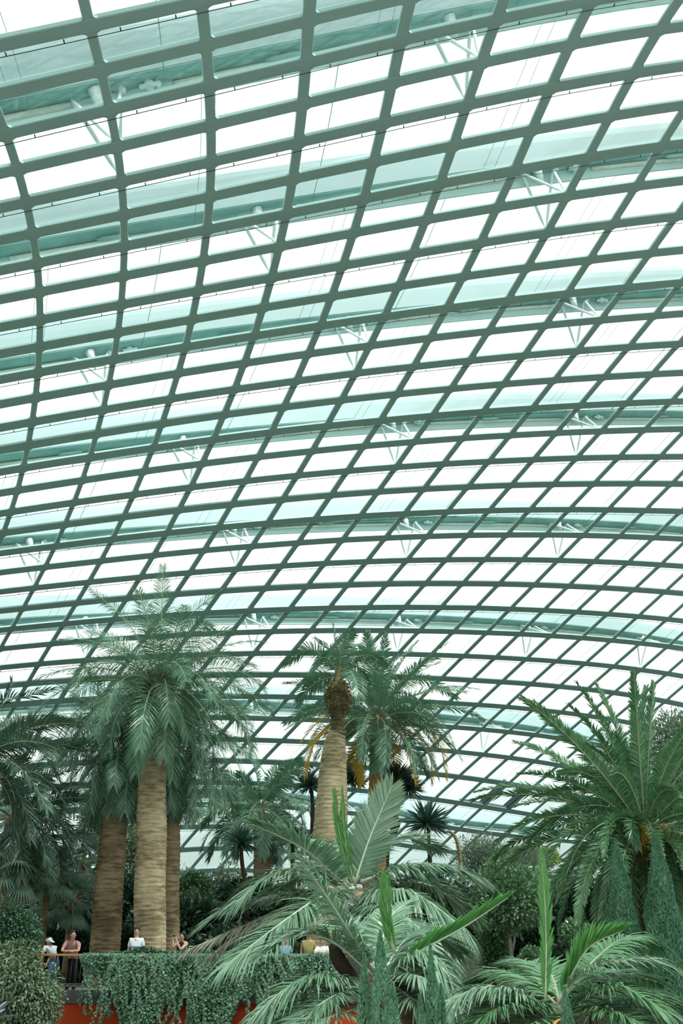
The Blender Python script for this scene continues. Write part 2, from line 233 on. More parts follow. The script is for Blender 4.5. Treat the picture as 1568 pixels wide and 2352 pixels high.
GRID=(-1469,405,820,-1538,606,891,-1608,801,956,-1676,987,1015,-1744,1167,1069,-1809,1338,1117,-1871,1502,1159,-1930,1658,1195,-1983,1807,1226,-2031,1949,1250,-2073,2084,1268,-2109,2213,1281,-2141,2337,1289,-2168,2458,1291,-2194,2576,1289,-2219,2692,1283,-2246,2807,1274,-2276,2922,1262,-2311,3039,1249,-2352,3157,1234,-2401,3279,1218,-2458,3407,1202,-2523,3541,1183,-2597,3683,1163,-2677,3832,1140,-2763,3988,1113,-2853,4150,1081,-2945,4316,1045,-3040,4484,1002,-3134,4651,953,-3228,4817,896,-3320,4977,831,-3409,5131,757,-3496,5275,673,-3580,5408,580,-3663,5530,476,-3745,5639,362,-3825,5735,236,-3906,5818,99,-3987,5888,-48,-4068,5946,-207,-1275,434,891,-1336,633,970,-1397,827,1041,-1458,1016,1105,-1520,1199,1163,-1580,1375,1214,-1637,1544,1261,-1690,1705,1301,-1739,1858,1337,-1784,2003,1366,-1823,2142,1388,-1859,2276,1404,-1892,2406,1412,-1924,2534,1413,-1954,2659,1409,-1985,2783,1400,-2016,2904,1388,-2050,3024,1373,-2088,3144,1357,-2131,3265,1339,-2181,3387,1320,-2238,3514,1299,-2304,3646,1277,-2378,3786,1253,-2460,3934,1227,-2548,4091,1197,-2640,4256,1164,-2734,4425,1126,-2829,4596,1082,-2923,4766,1031,-3015,4932,973,-3105,5091,905,-3192,5241,829,-3277,5379,742,-3360,5506,645,-3442,5621,537,-3524,5723,418,-3606,5812,288,-3688,5890,147,-3770,5957,-5,-3853,6012,-167,-1085,462,953,-1137,659,1041,-1190,852,1120,-1244,1042,1190,-1299,1227,1253,-1353,1407,1308,-1405,1580,1359,-1453,1745,1404,-1497,1902,1444,-1537,2052,1478,-1574,2196,1503,-1610,2336,1520,-1645,2473,1529,-1680,2607,1530,-1714,2740,1525,-1749,2870,1515,-1785,2998,1500,-1823,3123,1483,-1864,3248,1464,-1910,3371,1442,-1961,3496,1420,-2019,3623,1396,-2085,3756,1370,-2160,3895,1343,-2242,4043,1313,-2332,4201,1281,-2425,4366,1245,-2521,4538,1205,-2617,4711,1159,-2710,4883,1107,-2802,5049,1047,-2890,5206,978,-2976,5352,898,-3060,5486,808,-3143,5607,707,-3226,5715,595,-3309,5811,471,-3392,5896,336,-3475,5970,192,-3560,6033,36,-3644,6086,-129,-896,489,1007,-941,684,1105,-987,876,1193,-1035,1065,1271,-1083,1252,1339,-1130,1434,1399,-1176,1611,1454,-1218,1779,1504,-1256,1940,1548,-1292,2095,1585,-1327,2244,1613,-1363,2391,1631,-1400,2536,1640,-1437,2678,1642,-1475,2817,1637,-1513,2954,1626,-1553,3088,1610,-1595,3219,1591,-1640,3349,1569,-1688,3477,1545,-1741,3605,1519,-1801,3736,1491,-1867,3870,1462,-1942,4011,1431,-2025,4159,1398,-2114,4317,1362,-2209,4482,1323,-2306,4654,1281,-2402,4829,1234,-2496,5001,1180,-2587,5167,1118,-2674,5322,1047,-2760,5464,965,-2844,5593,872,-2929,5710,766,-3013,5814,650,-3098,5906,522,-3183,5987,383,-3269,6057,234,-3355,6118,75,-3442,6169,-94,-709,514,1054,-749,707,1161,-789,898,1259,-829,1086,1345,-870,1272,1421,-911,1456,1487,-950,1635,1546,-984,1806,1601,-1016,1971,1648,-1049,2132,1687,-1083,2289,1716,-1118,2444,1735,-1156,2596,1746,-1195,2745,1749,-1235,2891,1744,-1277,3034,1733,-1320,3175,1717,-1366,3312,1697,-1414,3447,1673,-1465,3581,1646,-1521,3715,1617,-1582,3851,1586,-1650,3989,1554,-1724,4132,1519,-1807,4283,1482,-1896,4440,1443,-1991,4604,1400,-2088,4775,1355,-2186,4949,1305,-2280,5122,1250,-2371,5286,1186,-2459,5438,1113,-2545,5577,1028,-2631,5703,932,-2718,5816,823,-2805,5916,702,-2892,6005,570,-2980,6084,427,-3068,6152,274,-3157,6211,111,-3247,6261,-62,-521,536,1095,-558,729,1211,-594,918,1318,-629,1106,1413,-663,1291,1498,-696,1474,1570,-726,1652,1635,-753,1826,1694,-781,1996,1743,-811,2164,1782,-843,2329,1813,-877,2491,1834,-914,2651,1846,-954,2808,1850,-996,2961,1846,-1040,3111,1836,-1086,3258,1820,-1135,3402,1799,-1186,3544,1774,-1241,3685,1746,-1299,3826,1714,-1363,3968,1680,-1432,4112,1644,-1507,4260,1605,-1588,4412,1565,-1677,4570,1522,-1770,4733,1476,-1868,4901,1427,-1967,5072,1374,-2062,5243,1316,-2154,5405,1251,-2243,5555,1175,-2332,5692,1088,-2422,5815,988,-2511,5925,876,-2601,6024,752,-2691,6111,616,-2782,6188,470,-2874,6256,313,-2966,6314,145,-3059,6364,-32,-330,556,1134,-366,747,1257,-400,936,1370,-431,1123,1474,-459,1307,1567,-485,1487,1648,-508,1665,1719,-530,1841,1780,-553,2017,1831,-579,2191,1872,-608,2363,1903,-641,2533,1926,-677,2700,1939,-716,2865,1945,-758,3025,1942,-803,3183,1933,-851,3338,1918,-902,3490,1897,-956,3640,1872,-1013,3789,1842,-1074,3937,1809,-1140,4086,1773,-1211,4237,1733,-1287,4390,1691,-1369,4545,1647,-1457,4705,1600,-1549,4867,1549,-1646,5032,1496,-1745,5198,1439,-1843,5364,1378,-1937,5525,1311,-2030,5673,1233,-2122,5808,1143,-2215,5930,1041,-2308,6040,926,-2401,6138,799,-2495,6225,660,-2590,6302,510,-2685,6370,349,-2781,6429,178,-2878,6479,-4,-135,574,1173,-170,763,1301,-202,950,1420,-231,1135,1531,-255,1317,1632,-275,1496,1723,-291,1675,1800,-309,1855,1865,-328,2036,1917,-350,2216,1960,-376,2395,1992,-406,2571,2015,-440,2746,2029,-478,2917,2035,-520,3086,2034,-565,3252,2026,-614,3415,2012,-667,3576,1992,-722,3734,1966,-782,3892,1936,-846,4048,1902,-914,4205,1863,-986,4362,1821,-1064,4520,1776,-1147,4680,1727,-1235,4841,1676,-1328,5003,1621,-1425,5167,1563,-1525,5329,1502,-1625,5490,1436,-1722,5646,1365,-1819,5793,1285,-1915,5928,1193,-2012,6050,1089,-2109,6160,973,-2206,6259,844,-2304,6347,703,-2403,6425,550,-2503,6494,385,-2604,6555,210,-2705,6608,23,67,589,1213,33,776,1346,3,960,1471,-23,1143,1588,-44,1323,1697,-59,1503,1797,-72,1685,1883,-85,1870,1951,-100,2055,2005,-119,2240,2048,-142,2424,2080,-170,2607,2102,-202,2788,2116,-238,2967,2123,-279,3144,2122,-325,3318,2115,-375,3490,2101,-428,3660,2082,-486,3827,2057,-548,3993,2026,-614,4158,1991,-684,4323,1951,-759,4486,1907,-838,4650,1858,-923,4814,1806,-1012,4977,1750,-1106,5141,1691,-1204,5303,1628,-1305,5464,1562,-1407,5621,1491,-1509,5773,1415,-1610,5918,1332,-1711,6053,1239,-1812,6176,1134,-1914,6288,1017,-2015,6388,887,-2118,6478,744,-2221,6559,588,-2326,6631,421,-2432,6695,241,-2540,6752,50,276,602,1257,245,786,1395,219,968,1526,196,1149,1650,179,1330,1767,165,1512,1875,155,1697,1967,144,1885,2040,132,2075,2096,116,2264,2138,95,2454,2169,70,2643,2190,40,2831,2204,4,3017,2209,-36,3201,2208,-81,3383,2201,-132,3564,2188,-186,3742,2168,-246,3919,2143,-309,4093,2113,-377,4267,2077,-450,4438,2035,-527,4609,1989,-609,4778,1938,-695,4946,1882,-786,5113,1822,-882,5278,1758,-981,5441,1690,-1084,5601,1618,-1190,5756,1542,-1296,5907,1462,-1402,6050,1375,-1509,6185,1280,-1615,6310,1175,-1721,6424,1058,-1828,6527,928,-1936,6620,784,-2045,6705,627,-2155,6781,457,-2268,6851,274,-2382,6913,78,495,614,1307,470,794,1450,448,975,1587,429,1156,1718,414,1338,1842,402,1524,1955,392,1712,2053,383,1904,2130,372,2097,2188,357,2291,2230,339,2485,2259,315,2679,2279,286,2873,2291,252,3066,2295,212,3258,2293,166,3448,2285,115,3637,2271,60,3823,2252,-1,4008,2226,-67,4191,2195,-137,4372,2158,-212,4552,2116,-292,4729,2067,-376,4903,2013,-465,5076,1954,-558,5246,1890,-656,5414,1822,-758,5578,1749,-863,5739,1672,-972,5895,1591,-1082,6045,1506,-1194,6189,1415,-1307,6325,1318,-1419,6453,1212,-1532,6570,1096,-1644,6677,967,-1758,6775,824,-1873,6864,666,-1990,6946,495,-2109,7022,308,-2231,7091,108,726,624,1364,707,803,1512,690,984,1654,675,1166,1789,663,1351,1916,653,1539,2033,643,1731,2135,633,1925,2218,622,2121,2279,608,2319,2322,589,2518,2350,567,2718,2368,538,2917,2378,504,3117,2381,464,3315,2377,418,3513,2368,367,3709,2353,310,3904,2332,247,4097,2306,180,4288,2274,107,4476,2236,29,4662,2192,-53,4846,2142,-140,5026,2085,-232,5204,2023,-328,5378,1955,-428,5549,1883,-532,5716,1805,-641,5878,1723,-753,6036,1637,-868,6188,1547,-985,6334,1453,-1103,6473,1353,-1223,6604,1246,-1343,6725,1130,-1462,6838,1003,-1582,6941,862,-1704,7037,706,-1828,7126,534,-1955,7210,346,-2085,7288,141,969,635,1429,956,814,1581,944,996,1725,934,1181,1862,925,1368,1990,916,1559,2107,907,1753,2211,896,1950,2298,882,2149,2365,867,2350,2410,849,2553,2439,825,2758,2457,797,2963,2465,762,3169,2466,722,3374,2460,675,3579,2449,623,3783,2433,564,3985,2411,500,4185,2383,430,4383,2350,355,4578,2310,275,4770,2264,190,4960,2212,100,5146,2153,5,5328,2088,-94,5507,2017,-197,5682,1940,-305,5853,1858,-416,6018,1772,-532,6179,1681,-651,6334,1587,-774,6484,1488,-898,6626,1385,-1025,6762,1277,-1153,6890,1161,-1281,7009,1036,-1408,7119,899,-1537,7222,745,-1669,7320,575,-1803,7413,387,-1941,7502,181,1225,648,1502,1218,829,1655,1211,1013,1800,1204,1200,1936,1198,1390,2062,1190,1583,2178,1182,1779,2280,1170,1978,2367,1155,2178,2439,1137,2383,2490,1116,2590,2523,1091,2800,2542,1062,3012,2550,1026,3224,2549,985,3436,2542,937,3647,2529,883,3857,2511,823,4066,2487,757,4273,2458,685,4477,2422,608,4678,2381,525,4877,2333,437,5072,2278,344,5263,2216,246,5451,2148,144,5634,2074,37,5814,1994,-74,5989,1908,-190,6159,1818,-309,6324,1723,-433,6483,1624,-560,6637,1522,-690,6785,1416,-824,6926,1305,-959,7061,1189,-1096,7188,1066,-1234,7307,932,-1371,7419,783,-1510,7527,617,-1652,7630,432,-1796,7730,228,1493,665,1581,1490,849,1733,1487,1035,1877,1484,1225,2010,1479,1417,2134,1473,1613,2246,1464,1810,2345,1452,2010,2432,1435,2213,2505,1415,2419,2561,1392,2630,2598,1364,2845,2620,1333,3062,2630,1296,3281,2631,1253,3500,2623,1204,3718,2608,1148,3934,2588,1086,4149,2562,1018,4361,2530,944,4571,2492,864,4778,2448,778,4981,2397,687,5182,2340,591,5378,2276,490,5571,2205,384,5760,2128,274,5944,2045,159,6124,1955,40,6299,1861,-84,6469,1763,-212,6634,1660,-344,6793,1554,-480,6947,1444,-619,7094,1331,-762,7236,1214,-907,7371,1091,-1054,7501,960,-1201,7623,817,-1348,7741,659,-1496,7855,479,-1645,7969,281,1771,687,1665,1772,874,1814,1772,1064,1954,1771,1256,2084,1767,1450,2204,1761,1647,2313,1752,1847,2410,1739,2049,2495,1721,2254,2567,1699,2463,2625,1673,2676,2666,1644,2894,2692,1609,3116,2706,1570,3341,2708,1526,3567,2701,1475,3791,2686,1417,4014,2664,1354,4234,2636,1283,4452,2601,1207,4666,2560,1124,4878,2513,1036,5086,2459,942,5291,2399,842,5492,2332,738,5690,2259,628,5884,2178,514,6073,2092,395,6259,2000,272,6440,1902,144,6615,1800,12,6786,1694,-125,6951,1585,-266,7111,1472,-411,7265,1356,-559,7413,1237,-711,7555,1113,-865,7693,984,-1021,7826,845,-1177,7955,695,-1331,8083,528,-1484,8211,339,2059,716,1752,2063,906,1897,2065,1099,2033,2064,1293,2159,2061,1490,2274,2054,1689,2380,2044,1891,2474,2030,2095,2557,2011,2303,2628,1988,2515,2686,1960,2731,2729,1928,2952,2759,1891,3177,2776,1849,3407,2782,1802,3637,2777,1750,3868,2762,1690,4097,2740,1625,4323,2709,1552,4545,2671,1473,4764,2627,1388,4980,2576,1297,5192,2519,1200,5401,2455,1097,5606,2385,989,5808,2308,876,6007,2225,758,6202,2136,635,6394,2041,507,6580,1941,375,6763,1836,238,6940,1727,97,7111,1614,-49,7277,1498,-199,7436,1379,-352,7590,1257,-509,7738,1132,-669,7882,1002,-830,8022,867,-991,8161,723,-1151,8301,568,-1306,8447,395,2355,752,1841,2360,945,1981,2362,1141,2112,2362,1338,2233,2358,1537,2344,2351,1739,2446,2339,1943,2538,2324,2150,2619,2304,2361,2688,2279,2576,2745,2249,2795,2791,2215,3020,2823,2176,3248,2844,2132,3481,2852,2083,3716,2849,2028,3952,2837,1967,4186,2814,1899,4417,2782,1825,4644,2742,1743,4866,2693,1656,5085,2639,1562,5301,2577,1461,5513,2509,1355,5722,2436,1244,5928,2356,1127,6132,2270,1005,6332,2178,878,6529,2081,746,6722,1978,609,6911,1870,468,7094,1758,322,7272,1642,171,7443,1523,16,7608,1400,-143,7767,1275,-304,7919,1147,-468,8068,1015,-633,8213,881,-796,8359,741,-957,8510,594,-1112,8668,439,2658,796,1931,2663,992,2065,2665,1190,2190,2663,1390,2307,2659,1592,2415,2650,1797,2513,2637,2004,2602,2620,2215,2680,2599,2429,2748,2573,2648,2805,2542,2871,2851,2505,3098,2886,2464,3330,2908,2418,3566,2919,2366,3804,2919,2309,4043,2908,2246,4281,2887,2176,4517,2854,2100,4748,2812,2017,4975,2761,1926,5196,2702,1830,5414,2635,1726,5629,2563,1617,5841,2485,1502,6050,2401,1381,6258,2312,1256,6463,2217,1124,6666,2117,988,6865,2012,847,7060,1902,701,7249,1788,550,7433,1669,394,7610,1546,234,7780,1419,70,7942,1290,-96,8098,1158,-264,8250,1023,-431,8400,887,-595,8551,749,-755,8708,608,-910,8873,463,2965,848,2020,2969,1047,2148,2970,1248,2269,2968,1451,2381,2961,1656,2485,2951,1864,2580,2937,2075,2666,2919,2289,2742,2896,2507,2809,2868,2729,2865,2835,2956,2911,2798,3187,2947,2755,3422,2971,2706,3661,2985,2653,3902,2987,2593,4144,2977,2528,4385,2956,2456,4625,2925,2378,4860,2882,2292,5090,2829,2200,5315,2766,2100,5535,2695,1994,5751,2617,1882,5965,2533,1763,6178,2445,1639,6388,2352,1509,6598,2254,1374,6805,2152,1234,7009,2045,1088,7210,1932,937,7406,1815,781,7596,1693,620,7778,1567,454,7952,1436,285,8117,1302,114,8276,1165,-57,8429,1026,-226,8582,887,-391,8737,748,-550,8897,609,-703,9062,471,3276,909,2108,3278,1110,2231,3278,1314,2347,3274,1520,2455,3266,1729,2555,3255,1941,2647,3239,2155,2730,3219,2374,2805,3194,2596,2870,3165,2822,2926,3131,3052,2972,3091,3286,3008,3047,3524,3033,2997,3766,3048,2941,4009,3051,2879,4254,3043,2812,4499,3023,2738,4741,2992,2658,4980,2949,2570,5214,2895,2476,5443,2831,2374,5666,2756,2265,5883,2672,2149,6098,2583,2027,6312,2489,1900,6524,2392,1766,6737,2290,1627,6948,2185,1482,7157,2075,1332,7363,1960,1176,7564,1841,1015,7758,1716,849,7945,1586,678,8123,1451,503,8291,1311,327,8451,1168,151,8606,1024,-20,8760,880,-185,8917,738,-342,9077,600,-490,9242,467,3588,978,2194,3590,1182,2312,3587,1390,2424,3582,1599,2528,3572,1812,2625,3559,2027,2714,3541,2245,2795,3520,2468,2868,3494,2694,2932,3463,2923,2987,3427,3157,3032,3386,3395,3068,3340,3636,3094,3288,3881,3109,3231,4127,3113,3167,4374,3106,3098,4621,3087,3022,4866,3056,2939,5108,3013,2850,5346,2959,2753,5579,2893,2649,5805,2817,2538,6026,2730,2420,6242,2635,2294,6455,2534,2163,6668,2431,2026,6882,2325,1883,7096,2216,1734,7308,2103,1580,7518,1986,1419,7723,1864,1253,7922,1736,1081,8113,1602,904,8294,1462,723,8465,1317,541,8626,1168,361,8781,1017,187,8935,868,22,9092,724,-131,9252,586,-272,9417,457,3902,1056,2278,3902,1264,2392,3898,1474,2500,3890,1687,2601,3879,1903,2695,3864,2122,2781,3845,2345,2860,3822,2571,2931,3794,2801,2994,3761,3035,3048,3724,3272,3092,3682,3513,3128,3634,3757,3154,3580,4004,3169,3521,4253,3173,3456,4503,3166,3385,4752,3147,3307,5000,3117,3222,5245,3074,3131,5486,3019,3032,5723,2952,2926,5953,2874,2813,6177,2785,2692,6396,2687,2564,6611,2582,2429,6823,2472,2288,7036,2360,2142,7250,2246,1989,7464,2129,1830,7676,2009,1665,7884,1883,1493,8087,1752,1316,8281,1615,1133,8465,1470,946,8638,1320,758,8800,1165,572,8955,1008,395,9108,853,231,9265,706,84,9425,570,-47,9590,446,4217,1143,2359,4214,1354,2471,4208,1568,2575,4199,1784,2673,4186,2004,2764,4169,2227,2848,4149,2454,2925,4124,2684,2994,4095,2917,3055,4061,3155,3108,4022,3395,3152,3978,3640,3187,3928,3887,3212,3873,4136,3227,3813,4388,3231,3746,4640,3224,3673,4891,3205,3593,5142,3174,3506,5390,3130,3413,5634,3075,3312,5874,3007,3204,6108,2928,3088,6337,2837,2965,6559,2737,2834,6777,2629,2697,6990,2514,2553,7201,2395,2403,7413,2275,2246,7626,2153,2083,7838,2029,1914,8049,1900,1737,8253,1765,1554,8450,1624,1365,8636,1475,1172,8811,1319,978,8975,1159,787,9130,996,607,9282,838,446,9439,691,305,9600,558,183,9764,439,4531,1239,2439,4527,1453,2547,4519,1670,2649,4508,1891,2744,4494,2114,2833,4475,2341,2915,4453,2571,2990,4426,2805,3057,4396,3042,3117,4360,3283,3168,4320,3527,3211,4274,3774,3245,4223,4024,3269,4167,4276,3283,4104,4530,3286,4036,4784,3278,3961,5038,3258,3879,5291,3227,3791,5542,3183,3695,5789,3127,3592,6032,3058,3482,6270,2977,3364,6503,2885,3239,6730,2784,3106,6951,2673,2966,7166,2555,2819,7378,2431,2666,7586,2304,2506,7795,2175,2339,8006,2045,2165,8216,1912,1984,8422,1773,1795,8620,1628,1600,8809,1475,1401,8986,1315,1201,9152,1151,1006,9308,985,825,9460,825,669,9617,682,533,9778,552,416,9940,436,4845,1344,2516,4839,1561,2622,4830,1782,2721,4817,2005,2814,4801,2232,2901,4781,2463,2981,4757,2696,3054,4729,2933,3120,4697,3174,3178,4660,3418,3228,4618,3666,3269,4571,3916,3302,4519,4168,3324,4461,4423,3337,4397,4679,3339,4326,4936,3330,4250,5192,3309,4166,5448,3276,4076,5701,3231,3978,5951,3174,3873,6197,3104,3761,6439,3022,3641,6675,2929,3513,6906,2826,3378,7130,2713,3236,7349,2592,3086,7562,2465,2930,7770,2332,2767,7975,2196,2597,8180,2059,2419,8388,1919,2233,8593,1776,2039,8793,1626,1839,8984,1470,1634,9164,1308,1429,9332,1141,1232,9491,976,1053,9645,821,901,9802,681,766,9960,553,649,10119,435,5158,1457,2591,5151,1678,2695,5140,1901,2792,5126,2128,2883,5108,2359,2968,5086,2592,3046,5061,2829,3117,5032,3070,3181,4998,3314,3238,4960,3561,3287,4916,3811,3326,4868,4064,3357,4814,4319,3378,4754,4576,3389,4689,4835,3390,4617,5094,3379,4539,5352,3356,4453,5610,3322,4361,5866,3276,4262,6119,3217,4155,6368,3145,4040,6613,3062,3918,6852,2968,3789,7086,2863,3652,7314,2748,3507,7536,2624,3355,7751,2493,3196,7959,2356,3030,8163,2214,2856,8363,2068,2675,8564,1921,2485,8768,1772,2287,8968,1618,2081,9162,1459,1872,9346,1296,1664,9518,1131,1467,9681,971,1291,9838,822,1137,9993,684,1001,10148,556,881,10303,436,5470,1579,2664,5461,1803,2765,5449,2029,2861,5434,2259,2950,5414,2493,3033,5392,2729,3110,5365,2970,3180,5334,3213,3242,5299,3460,3297,5259,3710,3344,5215,3963,3382,5165,4218,3411,5109,4476,3430,5048,4736,3440,4981,4996,3438,4908,5257,3425,4828,5518,3401,4741,5778,3365,4647,6036,3316,4545,6292,3255,4437,6543,3183,4320,6791,3098,4196,7034,3001,4065,7271,2894,3925,7501,2777,3779,7725,2650,3624,7941,2515,3462,8151,2373,3293,8354,2225,3117,8552,2073,2932,8749,1918,2739,8948,1762,2537,9148,1604,2328,9343,1444,2117,9530,1283,1910,9707,1123,1715,9874,969,1537,10034,824,1378,10189,687,1237,10342,559,1113,10492,438,5781,1709,2735,5771,1935,2835,5758,2165,2928,5741,2398,3016,5721,2634,3098,5696,2873,3173,5668,3116,3241,5636,3363,3302,5600,3612,3355,5559,3865,3400,5513,4120,3436,5461,4378,3464,5405,4638,3481,5342,4900,3488,5274,5163,3484,5198,5426,3469,5117,5689,3443,5028,5951,3404,4932,6211,3353,4829,6469,3290,4719,6723,3215,4600,6973,3128,4475,7218,3030,4341,7457,2920,4200,7690,2800,4051,7915,2670,3894,8133,2531,3730,8343,2384,3558,8547,2231,3378,8745,2073,3190,8940,1912,2994,9136,1750,2790,9333,1589,2580,9528,1429,2370,9716,1271,2165,9896,1116,1971,10068,968,1790,10232,825,1626,10389,690,1477,10540,561,1344,10687,439,6091,1847,2803,6080,2076,2902,6065,2308,2994,6048,2543,3081,6026,2782,3161,6001,3024,3234,5972,3269,3301,5938,3518,3360,5900,3770,3412,5858,4025,3455,5811,4283,3489,5758,4543,3514,5700,4806,3529,5636,5070,3534,5566,5335,3528,5489,5600,3511,5406,5865,3482,5316,6129,3440,5218,6391,3387,5113,6650,3322,5001,6907,3244,4881,7158,3155,4753,7405,3053,4618,7646,2941,4474,7880,2817,4323,8107,2684,4164,8326,2541,3997,8537,2390,3822,8742,2232,3640,8941,2069,3449,9137,1904,3250,9332,1739,3045,9526,1576,2837,9718,1416,2629,9906,1261,2427,10089,1110,2233,10263,965,2050,10430,825,1880,10590,691,1722,10742,563,1578,10887,440,6400,1993,2870,6388,2224,2967,6372,2458,3059,6353,2695,3144,6331,2936,3223,6305,3181,3295,6274,3428,3360,6240,3679,3417,6201,3934,3467,6157,4191,3508,6108,4451,3541,6054,4713,3563,5995,4978,3576,5930,5244,3579,5858,5511,3570,5780,5778,3550,5695,6045,3518,5603,6310,3474,5504,6574,3418,5398,6835,3350,5283,7093,3269,5162,7346,3176,5032,7594,3072,4894,7836,2956,4749,8071,2829,4596,8299,2691,4434,8519,2545,4265,8732,2390,4087,8939,2229,3902,9140,2064,3708,9337,1896,3509,9532,1730,3305,9724,1566,3099,9914,1406,2894,10101,1253,2694,10284,1105,2500,10460,962,2315,10629,824,2139,10791,691,1973,10946,563,1818,11093,439,6707,2146,2934,6694,2378,3031,6678,2614,3121,6658,2854,3205,6635,3097,3283,6608,3343,3354,6576,3593,3417,6541,3846,3473,6501,4102,3521,6456,4361,3560,6406,4624,3590,6351,4888,3611,6290,5155,3621,6223,5422,3621,6150,5691,3610,6070,5960,3587,5984,6229,3552,5891,6496,3505,5790,6761,3446,5682,7023,3374,5566,7282,3290,5442,7536,3194,5311,7785,3085,5171,8028,2965,5024,8264,2835,4868,8492,2694,4704,8714,2544,4532,8929,2386,4352,9138,2223,4164,9341,2057,3970,9540,1889,3771,9735,1722,3569,9927,1558,3366,10115,1400,3164,10301,1247,2965,10482,1100,2771,10659,958,2583,10830,821,2402,10994,689,2229,11151,561,2063,11302,437,7013,2306,2997,7000,2540,3093,6983,2777,3182,6963,3018,3266,6939,3263,3342,6911,3511,3412,6878,3762,3474,6842,4017,3528,6801,4275,3574,6754,4537,3611,6703,4801,3639,6647,5067,3657,6585,5335,3665,6516,5605,3662,6442,5876,3647,6361,6146,3621,6273,6416,3583,6178,6685,3533,6076,6951,3470,5967,7214,3395,5849,7474,3307,5724,7728,3206,5590,7977,3094,5448,8220,2970,5298,8457,2835,5140,8687,2691,4973,8910,2538,4799,9128,2379,4617,9339,2215,4428,9545,2049,4234,9745,1882,4037,9941,1716,3837,10133,1553,3636,10321,1395,3437,10505,1243,3240,10685,1095,3045,10861,953,2855,11032,817,2670,11198,685,2490,11358,557,2316,11513,434,7318,2473,3057,7305,2708,3153,7287,2947,3242,7266,3189,3324,7242,3435,3400,7213,3684,3468,7180,3937,3529,7142,4194,3581,7100,4454,3625,7053,4717,3660,7000,4982,3686,6943,5250,3701,6879,5521,3706,6810,5792,3700,6734,6064,3683,6651,6336,3654,6562,6608,3612,6466,6877,3559,6363,7145,3492,6251,7408,3412,6132,7668,3320,6005,7922,3215,5870,8171,3098,5725,8414,2970,5573,8652,2831,5412,8883,2683,5242,9108,2529,5066,9328,2368,4882,9542,2205,4694,9750,2040,4501,9953,1875,4306,10151,1711,4109,10343,1551,3911,10531,1393,3714,10713,1240,3517,10891,1092,3323,11066,949,3131,11236,811,2942,11403,679,2757,11567,551,2576,11727,429)
# ------------------------------------------------------------------ glass gridshell
NU,NV=34,41; U0,V0=-5,-4
G=np.array(GRID,float).reshape(NU,NV,3)/100.; G[:,:,2]+=CZ
Gu=np.gradient(G,axis=0); Gv=np.gradient(G,axis=1)
NRM=np.cross(Gu,Gv); NRM/=np.linalg.norm(NRM,axis=2)[:,:,None]
TU=Gu/np.linalg.norm(Gu,axis=2)[:,:,None]; TV=Gv/np.linalg.norm(Gv,axis=2)[:,:,None]
def gi(u,v): return u-U0,v-V0
def dens(A,n=3):
    """Catmull-Rom refine a polyline"""
    A=np.asarray(A,float); k=len(A); out=[]
    for i in range(k-1):
        p0=A[max(i-1,0)];p1=A[i];p2=A[i+1];p3=A[min(i+2,k-1)]
        for j in range(n):
            t=j/n; out.append(.5*((2*p1)+(-p0+p2)*t+(2*p0-5*p1+4*p2-p3)*t*t+(-p0+3*p1-3*p2+p3)*t**3))
    out.append(A[-1]); return np.array(out)
def unit(a): return a/(np.linalg.norm(a,axis=-1)[...,None]+1e-12)
ceil=thing('ceiling',None,None,(0,40,20),kind='structure')
WR,WC,DB,HO=.27,.105,.055,.03
def beamprof(w,d,ho):
    c=.018
    return [(-w,ho),(-w,-d+c),(-w+c,-d),(w-c,-d),(w,-d+c),(w,ho)]
WCU=np.interp(np.arange(NU)+U0,[1,3,6],[.105,.145,.175])   # ribs grow wider away from the near end
for i in range(NU):
    P=dens(G[i],2); A=unit(dens(TU[i],2)); B=unit(dens(NRM[i],2))
    wr=WCU[i]; mb=MB(); mb.sweep(P,A,B,beamprof(wr,DB-.008,HO),0); mb.build('rib',M['steel'],ceil)
for j in range(NV):
    P=dens(G[:,j],2); B=unit(dens(NRM[:,j],2)); T=unit(np.gradient(P,axis=0)); A=np.cross(B,T)
    mb=MB(); mb.sweep(P,A,B,beamprof(WR,DB,HO),0)
    # rounded haunches where the rib flanges run in
    for i in range(1,NU-1):
        o=G[i,j]; n=NRM[i,j]; tu=TU[i,j]; tv=TV[i,j]
        for a in (-1,1):
            for b in (-1,1):
                q=o+a*tu*WCU[i]+b*tv*WR
                h=.08
                c=[q,q+a*tu*h,q+a*tu*h*.36+b*tv*h*.36,q+b*tv*h]
                V=[x-n*DB*.93 for x in c]+[x+n*0 for x in c]
                F=[(0,1,2,3),(7,6,5,4),(1,0,4,5),(2,1,5,6),(3,2,6,7),(0,3,7,4)]
                mb.add(V,F,0)
    mb.build('purlin',M['steel'],ceil)
# fine cables clipped under every second purlin
for j in range(NV):
    if (j+V0)%2==1:
        P=G[:,j]+TV[:,j]*(WR+.09)-NRM[:,j]*.10
        mb=MB(); mb.tube(dens(P,2),.012,4,0)
        for i in range(NU-1):
            for t in (.25,.75):
                q=P[i]*(1-t)+P[i+1]*t; mb.tube([q,q-TV[i,j]*.1+NRM[i,j]*.03],.014,4,0)
        mb.build('cable',M['cable'],ceil)
